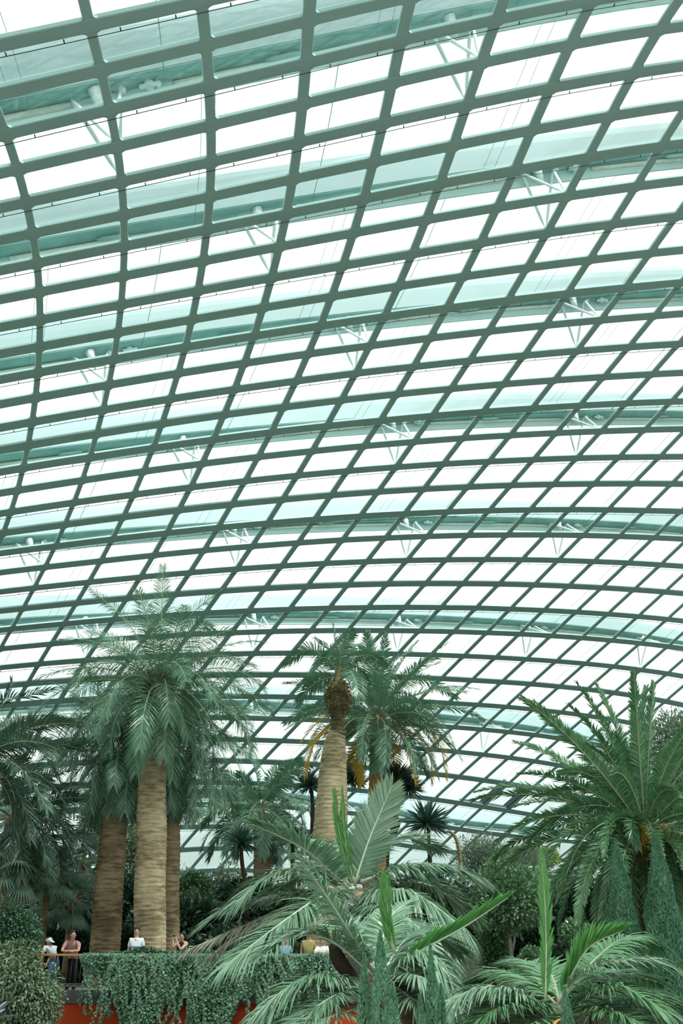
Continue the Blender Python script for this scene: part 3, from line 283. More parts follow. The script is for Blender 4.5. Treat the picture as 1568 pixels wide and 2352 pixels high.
# panes
def pane_geo(mb,i,j):
    o=.05
    c=[];n=[]
    for a,b in ((0,0),(1,0),(1,1),(0,1)):
        c.append(G[i+a,j+b]+NRM[i+a,j+b]*.02); n.append(NRM[i+a,j+b])
    ce=sum(c)/4
    c=[x+(ce-x)*.03 for x in c]
    V=c+[x+q*.03 for x,q in zip(c,n)]
    mb.add(V,[(3,2,1,0),(4,5,6,7),(0,1,5,4),(1,2,6,5),(2,3,7,6),(3,0,4,7)],0)
def pix(P):
    x,y,z=P[0],P[1],P[2]-CZ; d=y*cs+z*sn
    return 784+FPX*x/d,1176-FPX*(-y*sn+z*cs)/d,d
cells=[]
for i in range(NU-1):
    for j in range(NV-1):
        q=[pix(G[i+a,j+b]) for a,b in ((0,0),(1,0),(1,1),(0,1))]
        if min(k[2] for k in q)<1: area=0
        else:
            xs=[min(max(k[0],0),1568) for k in q]; ys=[min(max(k[1],0),2000) for k in q]
            area=abs(sum(xs[k]*ys[(k+1)%4]-xs[(k+1)%4]*ys[k] for k in range(4)))/2
        cells.append((area,i,j))
cells.sort(reverse=True)
VENT={gi(18,30),gi(19,30)}
mb=MB()
for k,(ar,i,j) in enumerate(cells):
    if (i,j) in VENT: continue
    if k<96:
        m1=MB(); pane_geo(m1,i,j); m1.build('glass_pane',M['glass'],ceil)
    else: pane_geo(mb,i,j)
o=mb.build('glass_pane',M['glass'],ceil); tag(o,kind='stuff')
# two opened vents: panes tilted outwards, black strips standing in for the dark gaps
for (i,j) in sorted(VENT):
    a,b,c,d=G[i,j],G[i+1,j],G[i+1,j+1],G[i,j+1]; n=NRM[i,j]
    m1=MB()
    V=[a+n*.05,b+n*.75,c+n*.75,d+n*.05]; V=V+[x+n*.03 for x in V]
    m1.add(V,[(3,2,1,0),(4,5,6,7),(0,1,5,4),(1,2,6,5),(2,3,7,6),(3,0,4,7)],0)
    m1.build('vent_pane',M['glass'],ceil)
    m1=MB()
    ux=unit(a-b)
    for p,q,wv,h in ((b,c,ux,.42),(d,c,unit(a-d),.2)):
        V=[p+n*.0,q+n*.0,q+wv*.30+n*.02,p+wv*.30+n*.02]; V=V+[x+n*h for x in V]
        m1.add(V,[(3,2,1,0),(4,5,6,7),(0,1,5,4),(1,2,6,5),(2,3,7,6),(3,0,4,7)],0)
    m1.build('vent_gap',M['gap_dark'],ceil)

# ------------------------------------------------------------------ outer steel arches with shade rolls and struts
ORD=['topmost, cut by the top edge of the photo','first full one below the top edge','second full one from the top','third full one from the top','fourth full one from the top',
     'fifth full one from the top','just above the palm crowns','level with the palm crowns','lowest, close behind the far planting']
def gpt(u,v):
    i=u-U0;j=v-V0; i0=int(math.floor(i));j0=int(math.floor(j)); a=i-i0;b=j-j0
    i1=min(i0+1,NU-1);j1=min(j0+1,NV-1)
    f=lambda X:(X[i0,j0]*(1-a)*(1-b)+X[i1,j0]*a*(1-b)+X[i0,j1]*(1-a)*b+X[i1,j1]*a*b)
    return f(G),unit(f(NRM)),unit(f(TU)),unit(f(TV))
HB=2.1
for k in range(9):
    v=.5+4*k
    us=np.arange(-5,28.01,.5); fr=[gpt(u,v) for u in us]
    P=np.array([f[0] for f in fr]); B=np.array([f[1] for f in fr]); T=unit(np.gradient(P,axis=0)); A=unit(np.cross(B,T))
    A=np.array([a if a@f[3]>0 else -a for a,f in zip(A,fr)])
    base=P[len(P)//2]+B[len(P)//2]*HB
    t=thing('roof_arch','pale steel arch outside the glass roof, %s'%ORD[k],'roof arch',base,'arches over the glass roof')
    mb=MB()
    hb,w,D=HB,.32,1.5
    prof=[(-w,hb+.05),(-w,hb+D*.6)]+[(-w+.5*w*(1-math.cos(q)),hb+D*.6+D*.4*math.sin(q)) for q in (.5,1.,math.pi/2)]+[(w,hb+D),(w,hb+.02)]
    mb.sweep(P,A,B,prof,0); mb.build('girder',M['arch'],t)
    mb=MB(); mb.sweep(P,A,B,[(-w+.02,hb+.06),(w-.02,hb+.03),(w-.02,hb-.02),(-w+.02,hb+.01)],0); mb.build('soffit',M['soffit'],t)
    mb=MB(); mb.sweep(P,A,B,[(w-.02,hb+.1),(w-.02,hb-.5),(w+.05,hb-.5),(w+.05,hb+.1)],0); mb.build('apron_plate',M['apron'],t)
    us0=(3 if k%2==0 else 1)
    c1=MB()
    for u in range(us0-4,28,4):
        if u<-4: continue
        g0,n0,tu0,tv0=gpt(u,v); a0=g0+n0*(hb-.02)
        st=MB(); tbs=[]
        # cone foot under the girder, then four tubes to the two purlin nodes below
        hub=g0+n0*(hb-.62)+tu0*0
        st.tube([a0-tv0*.05,hub],[.20,.07],8)
        for dv in (-.5,.5):
            if v+dv>35: continue
            g1,n1,_,_=gpt(u,v+dv)
            for du in (-.16,.16):
                s0=a0+tu0*du*4.0-n0*.12; e0=g1+n1*.10
                L=[s0+(e0-s0)*q for q in (0,.15,.8,.92,1.)]
                tb=MB(); tb.tube(L,[.03,.055,.055,.02,.02],6); tbs.append(tb)
        so_=st.build('strut',M['metal'],t)
        for tb in tbs: tb.build('strut_tube',M['metal'],so_)
        # winch and sheave beside the strut
        if u+.6<28:
            g1,n1,tu1,tv1=gpt(u+.58,v); c=g1+n1*(hb-.12)+tv1*.1
            wn=MB()
            wn.tube([c-tu1*.28,c+tu1*.30],.075,8); wn.tube([c-tu1*.02-n1*.05,c-tu1*.02+n1*.16],.10,8); wn.tube([c+tu1*.22-n1*.12,c+tu1*.22+n1*.1],.06,6); wn.box((c-.09).tolist(),(c+.09).tolist())
            wn.build('winch',M['metal'],t)
            g1,n1,tu1,tv1=gpt(u+.28,v); c=g1+n1*(hb-.14)+tv1*.05
            wn=MB(); wn.tube([c-tv1*.05,c+tv1*.05],.10,10); wn.tube([c,c+n1*.2],.03,6); wn.build('sheave',M['metal'],t)
        if u+3.7<28:
            q=[gpt(u+x,v) for x in np.linspace(.85,3.72,8)]
            rl=MB(); rl.tube([f[0]+f[1]*(hb-.13)+f[3]*.26 for f in q],.085,8)
            rl.build('shade_roll',M['roll'],t)
            q=gpt(u+2.1,v); c=q[0]+q[1]*(hb-.14)+q[3]*.02
            tp=MB(); tp.tube([c-q[2]*.55,c-q[2]*.35,c+q[2]*.35,c+q[2]*.55],[.02,.07,.07,.02],8); tp.build('tensioner',M['soffit'],t)
    # fine stays running over the glass to the next arch
    for u in np.arange(us0+1.15-8,27,4.):
        if u<-4: continue
        for du in (0,.16,1.6):
            st=[]
            for dv in np.linspace(0,min(4,35.5-v),6):
                uu=min(u+du,27.5); g1,n1,_,_=gpt(uu,v+dv); st.append(g1+n1*(hb-.1))
            if len(st)>1:
                c1=MB(); c1.tube(st,.009 if du!=1.6 else .014,3,0,True); c1.build('stay_wire',M['soffit'],t)
# ------------------------------------------------------------------ sky, light, ground
W=bpy.data.worlds.new('sky'); sc.world=W; W.use_nodes=True; nt=W.node_tree; nt.nodes.clear()
o=N_(nt,'ShaderNodeOutputWorld'); b=N_(nt,'ShaderNodeBackground'); tc=N_(nt,'ShaderNodeTexCoord'); sp=N_(nt,'ShaderNodeSeparateXYZ')
nt.links.new(tc.outputs['Generated'],sp.inputs[0])
cr=N_(nt,'ShaderNodeValToRGB'); e=cr.color_ramp.elements
e[0].position=0.; e[0].color=(.30,.36,.30,1); e[1].position=1.; e[1].color=(1,1,.985,1)
for p,c in ((.49,(.32,.38,.33)),(.502,(.44,.52,.49)),(.544,(.52,.605,.58)),(.575,(.80,.86,.84)),(.605,(1,1,.985))):
    k=e.new(p); k.color=(*c,1)
mr=N_(nt,'ShaderNodeMapRange'); mr.inputs['From Min'].default_value=-1; mr.inputs['From Max'].default_value=1
nt.links.new(sp.outputs['Z'],mr.inputs['Value']); nt.links.new(mr.outputs['Result'],cr.inputs['Fac'])
nt.links.new(cr.outputs['Color'],b.inputs['Color']); b.inputs['Strength'].default_value=1.55
nt.links.new(b.outputs[0],o.inputs['Surface'])
sl=bpy.data.lights.new('sun','SUN'); sl.energy=5.2; sl.angle=R(14); sl.color=(1,.98,.94)
so=bpy.data.objects.new('sun',sl); COL.objects.link(so); so.rotation_euler=(R(-28),R(26),0)   # high, from the right, a little behind the viewer
so.rotation_euler=Vector((-.42,.30,-1)).to_track_quat('-Z','Y').to_euler()
sc.view_settings.view_transform='Standard'; sc.view_settings.look='None'; sc.view_settings.exposure=0; sc.view_settings.gamma=1
sc.view_settings.use_curve_mapping=False
cy=sc.cycles
cy.max_bounces=8; cy.diffuse_bounces=3; cy.glossy_bounces=2; cy.transmission_bounces=2; cy.transparent_max_bounces=24
cy.use_denoising=True; cy.sample_clamp_indirect=6

def ground_z(x,y):
    def ss(a,b,t): t=min(max((t-a)/(b-a),0),1); return t*t*(3-2*t)
    z=3.4*ss(31,46,y)+max(y-50,0)*.115+2.6*ss(0,2.5,x)*(1-ss(16,25,y))
    return z
mb=MB(); xs=np.concatenate([np.arange(-60,-8,4.),np.arange(-8,16,1.),np.arange(16,61,4.)]); ys=np.concatenate([np.concatenate([np.arange(-20,10,6.),np.arange(10,34,2.)]),np.arange(34,60,2.),np.arange(60,125,5.)])
V=[(x,y,ground_z(x,y)) for y in ys for x in xs]; nx=len(xs)
F=[(j*nx+i,j*nx+i+1,(j+1)*nx+i+1,(j+1)*nx+i) for j in range(len(ys)-1) for i in range(nx-1)]
nf=(nx-1)*4
mb.add(V,F[nf:],0,True); mb.add(V,F[:nf],1,True); tag(mb.build('floor',[M['soil'],M['bounce_floor']]),kind='structure')  # rearmost rows take the pale floor added for bounce light
# low wall under the foot of the glass
mb=MB(); j=NV-1
for i in range(NU-1):
    a,b2=G[i,j],G[i+1,j]
    n=np.array([-(b2-a)[1],(b2-a)[0],0]); n/=np.linalg.norm(n)
    lo=min(ground_z(a[0],a[1]),ground_z(b2[0],b2[1]))-1.5
    V=[(a[0],a[1],lo),(b2[0],b2[1],lo),(b2[0],b2[1],b2[2]),(a[0],a[1],a[2])]; V+= [(p[0]+n[0]*.5,p[1]+n[1]*.5,p[2]) for p in V]
    mb.add(V,[(3,2,1,0),(4,5,6,7),(0,1,5,4),(1,2,6,5),(2,3,7,6),(3,0,4,7)],0)
tag(mb.build('wall_back',M['concrete']),kind='structure')
# terrace of the viewing deck with its red front wall
DY=34.; DZ=4.0; DX0,DX1=-14.,.9
mb=MB(); mb.box((DX0,DY-.04,3.64),(DX1,DY+.32,DZ),1); mb.box((DX0,DY+.32,3.64),(DX1,46,DZ)); tag(mb.build('terrace_floor',[M['decking'],M['railmetal']]),kind='structure')
mb=MB(); mb.box((DX0,DY,-.2),(DX1,DY+.28,3.64)); tag(mb.build('wall_front',M['red']),kind='structure')
# ------------------------------------------------------------------ leafy plants
def rand_unit(n):
    q=rng.normal(size=(n,3)); return q/np.linalg.norm(q,axis=1)[:,None]
def leaf_quads(mb,P,D,Nn,L,Wd,m=0,fold=.0):
    """diamond leaves: base P, direction D, face normal ~Nn, length L, width Wd (arrays)"""
    n=len(P); D=unit(D); S=unit(np.cross(D,Nn)); U=np.cross(S,D)
    L=np.broadcast_to(L,(n,))[:,None]; Wd=np.broadcast_to(Wd,(n,))[:,None]
    a=P; b=P+D*L*.45+S*Wd*.5+U*L*.05; c=P+D*L-U*L*.08; d=P+D*L*.45-S*Wd*.5+U*L*.05
    V=np.stack([a,b,c,d],1).reshape(-1,3)
    mb.add(V,np.arange(4*n).reshape(n,4).tolist(),m)
def blob_leaves(mb,blobs,n,L,Wd,m=0,inner=.25,droop=.2,jit=.6,up=.3):
    vol=np.array([ (b[1][0]*b[1][1]+b[1][1]*b[1][2]+b[1][0]*b[1][2]) for b in blobs]); vol=vol/vol.sum()
    for b,w in zip(blobs,vol):
        k=max(int(n*w),8); d=rand_unit(k); r=1-inner*rng.random(k)**1.6
        r*=1+.10*np.sin(d[:,0]*7+b[0][0]*3)*np.cos(d[:,1]*6+b[0][1])+.07*np.sin(d[:,2]*11+d[:,0]*9)
        P=np.array(b[0])+d*np.array(b[1])*r[:,None]
        D=d+rand_unit(k)*jit+np.array([0,0,up-droop]); Nn=d+rand_unit(k)*.5+np.array([0,0,.3])
        leaf_quads(mb,P,D,Nn,L*rng.uniform(.7,1.25,k),Wd*rng.uniform(.75,1.2,k),m)
def blobset(c,r,n,spread=.65,sz=(.45,.7),seed=0):
    q=np.random.default_rng(seed); out=[]
    for i in range(n):
        d=q.normal(size=3); d/=np.linalg.norm(d); k=q.uniform(*sz)
        p=np.array(c)+d*np.array(r)*spread*q.random()**.4
        out.append((p,np.array(r)*k))
    return out
def shrub(name,label,cat,c,r,n,mat,L=.12,Wd=.07,nb=9,seed=1,group=None,stems=True,base=None,**k):
    c=np.array(c,float); gz=ground_z(c[0],c[1]) if base is None else base
    t=thing(name,label,cat,(c[0],c[1],gz),group)
    mb=MB(); blob_leaves(mb,blobset(c,r,nb,seed=seed),n,L,Wd,**k); mb.build('foliage',mat,t)
    if stems:
        mb=MB(); q=np.random.default_rng(seed)
        mb.tube([(c[0],c[1],gz-.1),(c[0]+.05,c[1],(gz+c[2])/2),(c[0],c[1],c[2])],[.09,.07,.03],7)
        for i in range(4):
            a=q.uniform(0,6.28); z0=gz+(c[2]-gz)*q.uniform(.3,.7)
            mb.tube([(c[0],c[1],z0),(c[0]+math.cos(a)*r[0]*.3,c[1]+math.sin(a)*r[1]*.3,z0+.3*r[2]),(c[0]+math.cos(a)*r[0]*.55,c[1]+math.sin(a)*r[1]*.55,c[2]+.3*r[2])],[.05,.035,.012],5)
        mb.build('stem',M['darkbark'],t)
    return t
def px_shrub(name,label,cat,px,py,rx,ry,Y,n,mat,**k):
    """a shrub whose leafy crown is centred on a photo pixel, radii in photo pixels"""
    c=at(px,py,Y); a=pxm(rx,Y,py); b=pxm(ry,Y,py)
    return shrub(name,label,cat,c,(a,(a+b)/2*k.pop('deep',.8),b),n,mat,**k)

# far planting under the foot of the glass, back to front
px_shrub('feathery_tree','feathery grey-green tree against the foot of the glass, right of the spiky yucca','tree',1120,1985,88,75,66,7000,M['grey'],L=.26,Wd=.06,nb=14,seed=3,inner=.7,jit=1.1,up=.5)
px_shrub('feathery_tree','small grey-green tree beside the right-hand big palm, at the foot of the glass','tree',1215,2010,60,70,64,3500,M['grey'],L=.22,Wd=.06,nb=9,seed=4,inner=.5)
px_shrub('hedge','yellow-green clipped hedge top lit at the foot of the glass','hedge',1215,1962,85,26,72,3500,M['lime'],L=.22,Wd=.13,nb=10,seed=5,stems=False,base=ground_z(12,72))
px_shrub('leafy_tree','grey leafy tree between the left and middle banded palm trunks','tree',212,1880,55,62,60,3000,M['grey'],L=.24,Wd=.10,nb=9,seed=6,inner=.5)
px_shrub('leafy_shrub','pale grey-green shrub showing through the green arch','shrub',440,2060,48,62,60,3500,M['grey'],L=.16,Wd=.08,nb=9,seed=7)
px_shrub('leafy_shrub','light green shrub behind the gap between the banded trunks','shrub',300,1960,50,70,56,2500,M['pale_shrub'],L=.2,Wd=.09,nb=8,seed=8)
px_shrub('leafy_shrub','pale shrub at the foot of the glass right of the green arch','shrub',520,2030,50,45,62,2500,M['grey'],L=.18,Wd=.09,nb=8,seed=9)
# green arch over a path
A0=at(388,2120,58.); A1=at(492,2085,57.)
t=thing('plant_arch','round arch covered in green creeper, beside the rearmost banded palm trunk','arch',(A0[0],A0[1],ground_z(A0[0],A0[1])))
cx,cz=(A0[0]+A1[0])/2,ground_z(A0[0],58)+.2; top=at(440,2016,58.)[2]; rx=(A1[0]-A0[0])/2
arc=[np.array([cx-rx*math.cos(a),58-.4*a/3,cz+(top-cz)*math.sin(a)**.8]) for a in np.linspace(0.05,math.pi-.05,15)]
mb=MB(); mb.tube(arc,.07,6); mb.build('hoop',M['darkbark'],t)
mb=MB(); blob_leaves(mb,[(p,(.36,.4,.34)) for p in arc],3600,.14,.10,inner=.5); mb.build('foliage',M['shrub'],t)
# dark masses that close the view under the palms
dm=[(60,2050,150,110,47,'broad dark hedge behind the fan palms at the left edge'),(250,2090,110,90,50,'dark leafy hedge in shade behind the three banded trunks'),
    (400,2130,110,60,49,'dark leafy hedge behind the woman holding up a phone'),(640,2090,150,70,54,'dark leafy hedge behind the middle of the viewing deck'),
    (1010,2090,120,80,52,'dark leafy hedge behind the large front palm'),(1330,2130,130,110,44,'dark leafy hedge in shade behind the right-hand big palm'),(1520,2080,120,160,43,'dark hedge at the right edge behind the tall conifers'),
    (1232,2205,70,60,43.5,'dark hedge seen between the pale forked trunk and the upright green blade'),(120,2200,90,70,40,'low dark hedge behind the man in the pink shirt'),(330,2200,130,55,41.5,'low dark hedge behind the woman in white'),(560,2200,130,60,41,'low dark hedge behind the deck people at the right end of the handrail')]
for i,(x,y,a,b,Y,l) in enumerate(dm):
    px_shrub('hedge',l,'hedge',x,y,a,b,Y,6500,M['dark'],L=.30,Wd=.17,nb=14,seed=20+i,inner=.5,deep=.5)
# right: glossy broadleaf tree on a forked pale trunk, with shrubs round it
c=at(1180,2075,40); t=thing('broadleaf_tree','glossy dark green broadleaf tree with pale forked trunk, left of the upright green blade','tree',(at(1176,2235,40)[0],40,ground_z(1,40)))
mb=MB(); r=pxm(95,40); blob_leaves(mb,blobset(c+np.array([.1,0,.2]),(r*.95,r*.8,r*.95),14,seed=31),7500,.17,.095,inner=.6); mb.build('foliage',M['gloss'],t)
mb=MB(); g0=np.array([at(1177,2232,40)[0],40.,ground_z(3,40)-.1])
mb.tube([g0,at(1176,2215,40),at(1172,2170,40),at(1167,2130,39.9),at(1164,2085,39.8)],[.085,.075,.065,.05,.03],7)
mb.tube([at(1174,2195,40),at(1181,2160,40),at(1182,2130,40),at(1197,2110,39.8),at(1215,2090,39.7)],[.06,.05,.045,.03,.015],7); mb.tube([at(1182,2140,40),at(1183,2110,40.2),at(1187,2080,40.2)],[.04,.03,.015],6)
mb.build('trunk',M['palebark'],t)
px_shrub('leafy_shrub','low dark bluish shrub at the foot of the pale forked trunk','shrub',1212,2212,38,40,39,2600,M['gloss'],L=.12,Wd=.07,nb=8,seed=33)
px_shrub('leafy_shrub','dark green shrub left of the pale forked trunk','shrub',1130,2190,38,70,41,3000,M['shrub'],L=.16,Wd=.09,nb=8,seed=34)
px_shrub('leafy_shrub','glossy green shrub under the drooping fronds of the right-hand big palm','shrub',1340,2170,60,55,37,3000,M['gloss'],L=.14,Wd=.09,nb=8,seed=35)
px_shrub('leafy_shrub','dark shrub right of the upright green blade, behind the folded young frond','shrub',1300,2225,45,60,36,2600,M['dark'],L=.16,Wd=.1,nb=8,seed=36)
t=px_shrub('tall_tree','tall grey-green tree reaching in at the right edge above the big palm','tree',1578,1770,88,170,37,12000,M['grey'],L=.2,Wd=.07,nb=22,seed=37,inner=.45,droop=.6)
# left front
px_shrub('round_bush','rounded dark creeper-covered bush at the left end of the handrail','bush',30,2132,68,66,33.2,9000,M['ivy'],L=.10,Wd=.05,nb=9,seed=41,inner=.25,droop=.7,deep=.5)
px_shrub('creeper_bank','pale green creeper bank below the rounded bush at the left edge','bush',40,2290,100,105,31.5,11000,M['pale_shrub'],L=.12,Wd=.06,nb=12,seed=42,inner=.3,droop=.9,deep=.7)
t=thing('agave','blue-grey sword-leaved plant at the bottom left corner','plant',at(-25,2345,24))
mb=MB(); b0=at(-25,2345,24)
for i in range(16):
    a=i*2.399; e=R(20+50*(i%5)/5); d=np.array([math.cos(a)*math.cos(e),math.sin(a)*math.cos(e),math.sin(e)]); s=unit(np.cross(d,Z)); u=np.cross(s,d); l=.62
    V=[];
    for q,w in ((0,.05),(.4,.075),(.8,.045),(1,.003)):
        p=b0+d*l*q-Z*.12*q*q
        V+=[p+s*w+u*.02,p-u*.012,p-s*w+u*.02]
    F=[]
    for q in range(3):
        for k in range(2): F.append((q*3+k,q*3+k+1,q*3+4+k,q*3+3+k))
    mb.add(V,F,0,True)
mb.build('rosette',M['agave'],t)
mb=MB(); mb.tube([(b0[0],b0[1],0-.05),b0],[.06,.08],7); mb.build('stem',M['darkbark'],t)

# ---- yuccas
def yucca(label,px,py,r,Y,trunk,n=170,mat='yucca',name='yucca',heads=None,group='yuccas by the glass'):
    c=at(px,py,Y); Rr=pxm(r,Y,py); g=trunk[-1]
    t=thing(name,label,'yucca',(c[0],c[1],ground_z(c[0],c[1])),group)
    for (hx,hy,hr) in [(px,py,r)]+(heads or []):
        h=at(hx,hy,Y); Rr=pxm(hr,Y,hy); mb=MB()
        d=rand_unit(n); d[:,2]=np.where(d[:,2]<-.5,-d[:,2],d[:,2]); d=unit(d); S=unit(np.cross(d,rand_unit(n))); ln=Rr*rng.uniform(.8,1.12,n)[:,None]; w=Rr*.035
        P=h+d*Rr*.06
        V=np.stack([P-S*w*.7,P+S*w*.7,P+d*ln*.5+S*w-Z*.0,P+d*ln*.5-S*w,P+d*ln-Z*ln*.10],1).reshape(-1,3)
        F=[]
        for i in range(n): F+=[(5*i,5*i+1,5*i+2,5*i+3),(5*i+3,5*i+2,5*i+4)]
        mb.add(V,F); mb.build('rosette',M[mat],t)
    mb=MB()
    for br in trunk if isinstance(trunk[0],list) else [trunk]:
        pts=[at(x,y,Y) for x,y in br]; e=pts[-1].copy(); 
        mb.tube(dens(pts,3),np.linspace(pxm(4,Y),pxm(6,Y),len(pts)*3-2),8)
    mb.build('trunk',M['darkbark'],t)
    return t
yucca('dark spiky yucca rosette left of the small palm trunk, behind the front palm',553,1938,48,50,[(553,1938),(556,1985),(566,2050),(566,2110)],230)
yucca('dark spiky yucca low behind the tall bare-trunked palm, left side',672,1930,44,51,[(672,1930),(672,1990),(668,2090)],230)
yucca('dark spiky yucca head high behind the tall bare-trunked palm, left side',712,1806,42,50,[(712,1806),(718,1850),(715,1960),(712,2090)],230)
yucca('dark spiky yucca with crooked trunk under the yellowing fronds',910,1790,50,47,[[(910,1790),(908,1840),(905,1870),(915,1888),(905,1915),(890,1945),(884,2080)],[(890,1945),(912,1860),(920,1825)]],210,heads=[(938,1812,42),(812,1792,38)])
yucca('single spiky yucca standing clear against the glass',980,1893,62,54,[(983,1900),(986,1960),(990,2020),(992,2090)],200)
t=thing('bare_vine','bare brown stem curling over right of the single yucca','vine',(at(1050,1960,55)[0],55,ground_z(0,55)))
mb=MB(); mb.tube(dens([at(x,y,55) for x,y in ((1018,1913),(1030,1910),(1042,1918),(1050,1935),(1055,1960),(1058,2010),(1060,2100))],3),np.linspace(.06,.13,19),7); mb.build('stem',M['brown'],t)

# ---- narrow conifers
def conifer(label,px,ytop,ybot,rpx,Y,n,yfull=None,group=None,zb=None):
    top=at(px,ytop,Y); gz=ground_z(top[0],Y) if zb is None else zb; H=top[2]-gz; Rm=pxm(rpx,Y,2100)
    t=thing('columnar_conifer',label,'conifer',(top[0],Y,gz),group)
    mb=MB(); h=rng.random(n)**.85; a=rng.random(n)*6.283
    zf=at(px,yfull or ytop+130,Y)[2]; prof=np.maximum(np.minimum(1,(1-h)*H/(top[2]-zf))**.85,.02)
    wob=1+.16*np.sin(a*3+h*23)+.12*np.sin(a*5-h*41)
    r=Rm*prof*wob*(1-.35*rng.random(n)**2)
    O=np.stack([np.cos(a),np.sin(a),0*a],1)
    P=np.array([top[0],Y,gz])+O*r[:,None]+Z*(h*H)[:,None]
    D=O*.7+Z*1.0+rand_unit(n)*.45; s=max(Rm*.15,.035)
    leaf_quads(mb,P-unit(D)*s*.5,D,O+rand_unit(n)*.4,s*rng.uniform(.8,1.4,n),s*.5)
    mb.build('foliage',M['cyp'],t)
    mb=MB(); mb.tube([(top[0],Y,gz-.1),(top[0],Y,gz+H*.5),(top[0],Y,gz+H*.93)],[Rm*.35,Rm*.3,.01],7); mb.build('trunk',M['darkbark'],t)
conifer('tall pointed conifer in front of the big right-hand palm, left one of two',1412,1928,2250,44,23,24000,2190)
conifer('tall pointed conifer in front of the big right-hand palm, right one of two',1503,1912,2300,52,22.5,26000,2210)
fc=[(873,2138,21,11.0,'tallest slender conifer in the cluster at the bottom centre'),(836,2192,17,11.2,'slender conifer left of the tallest in the bottom centre cluster'),
    (902,2258,20,10.6,'slender conifer right of the tallest in the bottom centre cluster'),(988,2172,15,11.1,'slender conifer standing apart, right of the bottom centre cluster'),
    (964,2285,15,10.7,'short conifer at the left foot of the one standing apart'),(1012,2262,15,11.3,'short conifer at the right foot of the one standing apart'),(1296,2268,17,10.2,'short dark conifer in front of the low palm at the bottom right')]
for x,y,r,Y,l in fc: conifer(l,x,y,2400,r,Y,9000,None,'slender conifers along the bottom edge')

# ---- ivy pouring over the railing
t=thing('ivy','thick green ivy hanging over the deck railing and red wall','ivy',(-5.2,DY-.25,3.9))
mb=MB()
n=32000; x=at(200,2195,DY)[0]+(at(775,2195,DY)[0]-at(200,2195,DY)[0])*rng.random(n)
edge=at(180,2195,DY)[0]; f=(x-edge)/(at(775,2195,DY)[0]-edge)
dep=2.35+.35*np.sin(x*3.1)+.28*np.sin(x*7.7+1)+.2*np.sin(x*13); dep*=np.clip(f*4.5+.12,0,1)*np.clip(.78+.4*np.sin(f*23+2.2),.6,1)*np.clip(f*8,.3,1)
h=rng.random(n)**.85*dep
P=np.stack([x,DY-.24-.30*rng.random(n)-.12*np.sin(x*5+h*3),CZ+.02-h],1)
D=np.stack([rng.normal(size=n)*.6,-.5-.3*rng.random(n),-.8+rng.normal(size=n)*.35],1); Nn=np.stack([rng.normal(size=n)*.4,-1+0*x,.55+0*x],1)
leaf_quads(mb,P,D,Nn,.085*rng.uniform(.7,1.3,n),.075)
for i in range(80):   # trailing strands
    x0=at(185+rng.random()*580,2195,DY)[0]; L=rng.uniform(.9,2.3); k=int(L*34); s=np.linspace(0,1,k); ph=rng.random()*6
    X=x0+.20*np.sin(s*3+ph)+(rng.random()-.5)*.9*s; Pz=CZ+.0-s*L
    P=np.stack([X,DY-.42-.16*np.sin(s*3)-.05*rng.random(k),Pz],1)
    D=np.stack([rng.normal(size=k),-.4+0*s,-.7+0*s],1)
    leaf_quads(mb,P,D,np.stack([0*s,-1+0*s,.5+0*s],1),.085,.075)
n=1500; x=at(250,2195,DY)[0]+rng.random(n)*(at(560,2195,DY)[0]-at(250,2195,DY)[0])   # tips creeping over the handrail
P=np.stack([x,DY-.1+.25*rng.random(n),CZ+.0+.09*rng.random(n)*(1+np.sin(x*4))],1); leaf_quads(mb,P,rand_unit(n)+Z*.2,rand_unit(n)+Z,.08,.07)
mb.build('foliage',M['ivy'],t)
mb=MB()
for i in range(14):
    x0=at(210+i*23,2195,DY)[0]; mb.tube([(x0,DY-.06,CZ-.05),(x0+.1,DY-.2,CZ-.7),(x0+.05,DY-.25,CZ-1.5)],[.02,.015,.006],5)
mb.build('stem',M['darkbark'],t)
# ---- railing
t=thing('railing','deck railing with timber handrail and thin dark bars','railing',((DX0+DX1)/2,DY+.12,DZ))
mb=MB(); x0,x1=at(72,2190,DY)[0]-1.5,DX1-.05
mb.sweep(np.array([(x0,DY+.06,CZ-.03),(x1,DY+.06,CZ-.07)]),np.array([(0,1.,0)]*2),np.array([Z]*2),[(-.08,-.03),(-.08,.015),(-.055,.03),(.055,.03),(.08,.015),(.08,-.03)]); mb.build('handrail',M['wood'],t)
mb=MB(); mb.tube([(x0,DY+.1,DZ+.16),(x1,DY+.1,DZ+.16)],.02,6); mb.build('bottom_rail',M['railmetal'],t)
for i in range(7):
    x=x0+.4+(x1-x0-.6)*i/6; mb=MB(); mb.tube([(x,DY+.1,DZ),(x,DY+.1,CZ-.05)],.03,8); mb.build('post',M['railmetal'],t)
nb=84
for i in range(nb):
    x=x0+.1+(x1-x0-.2)*i/(nb-1); mb=MB(); mb.tube([(x,DY+.1,DZ+.16),(x,DY+.1,CZ-.06)],.009,5); mb.build('bar',M['railmetal'],t)
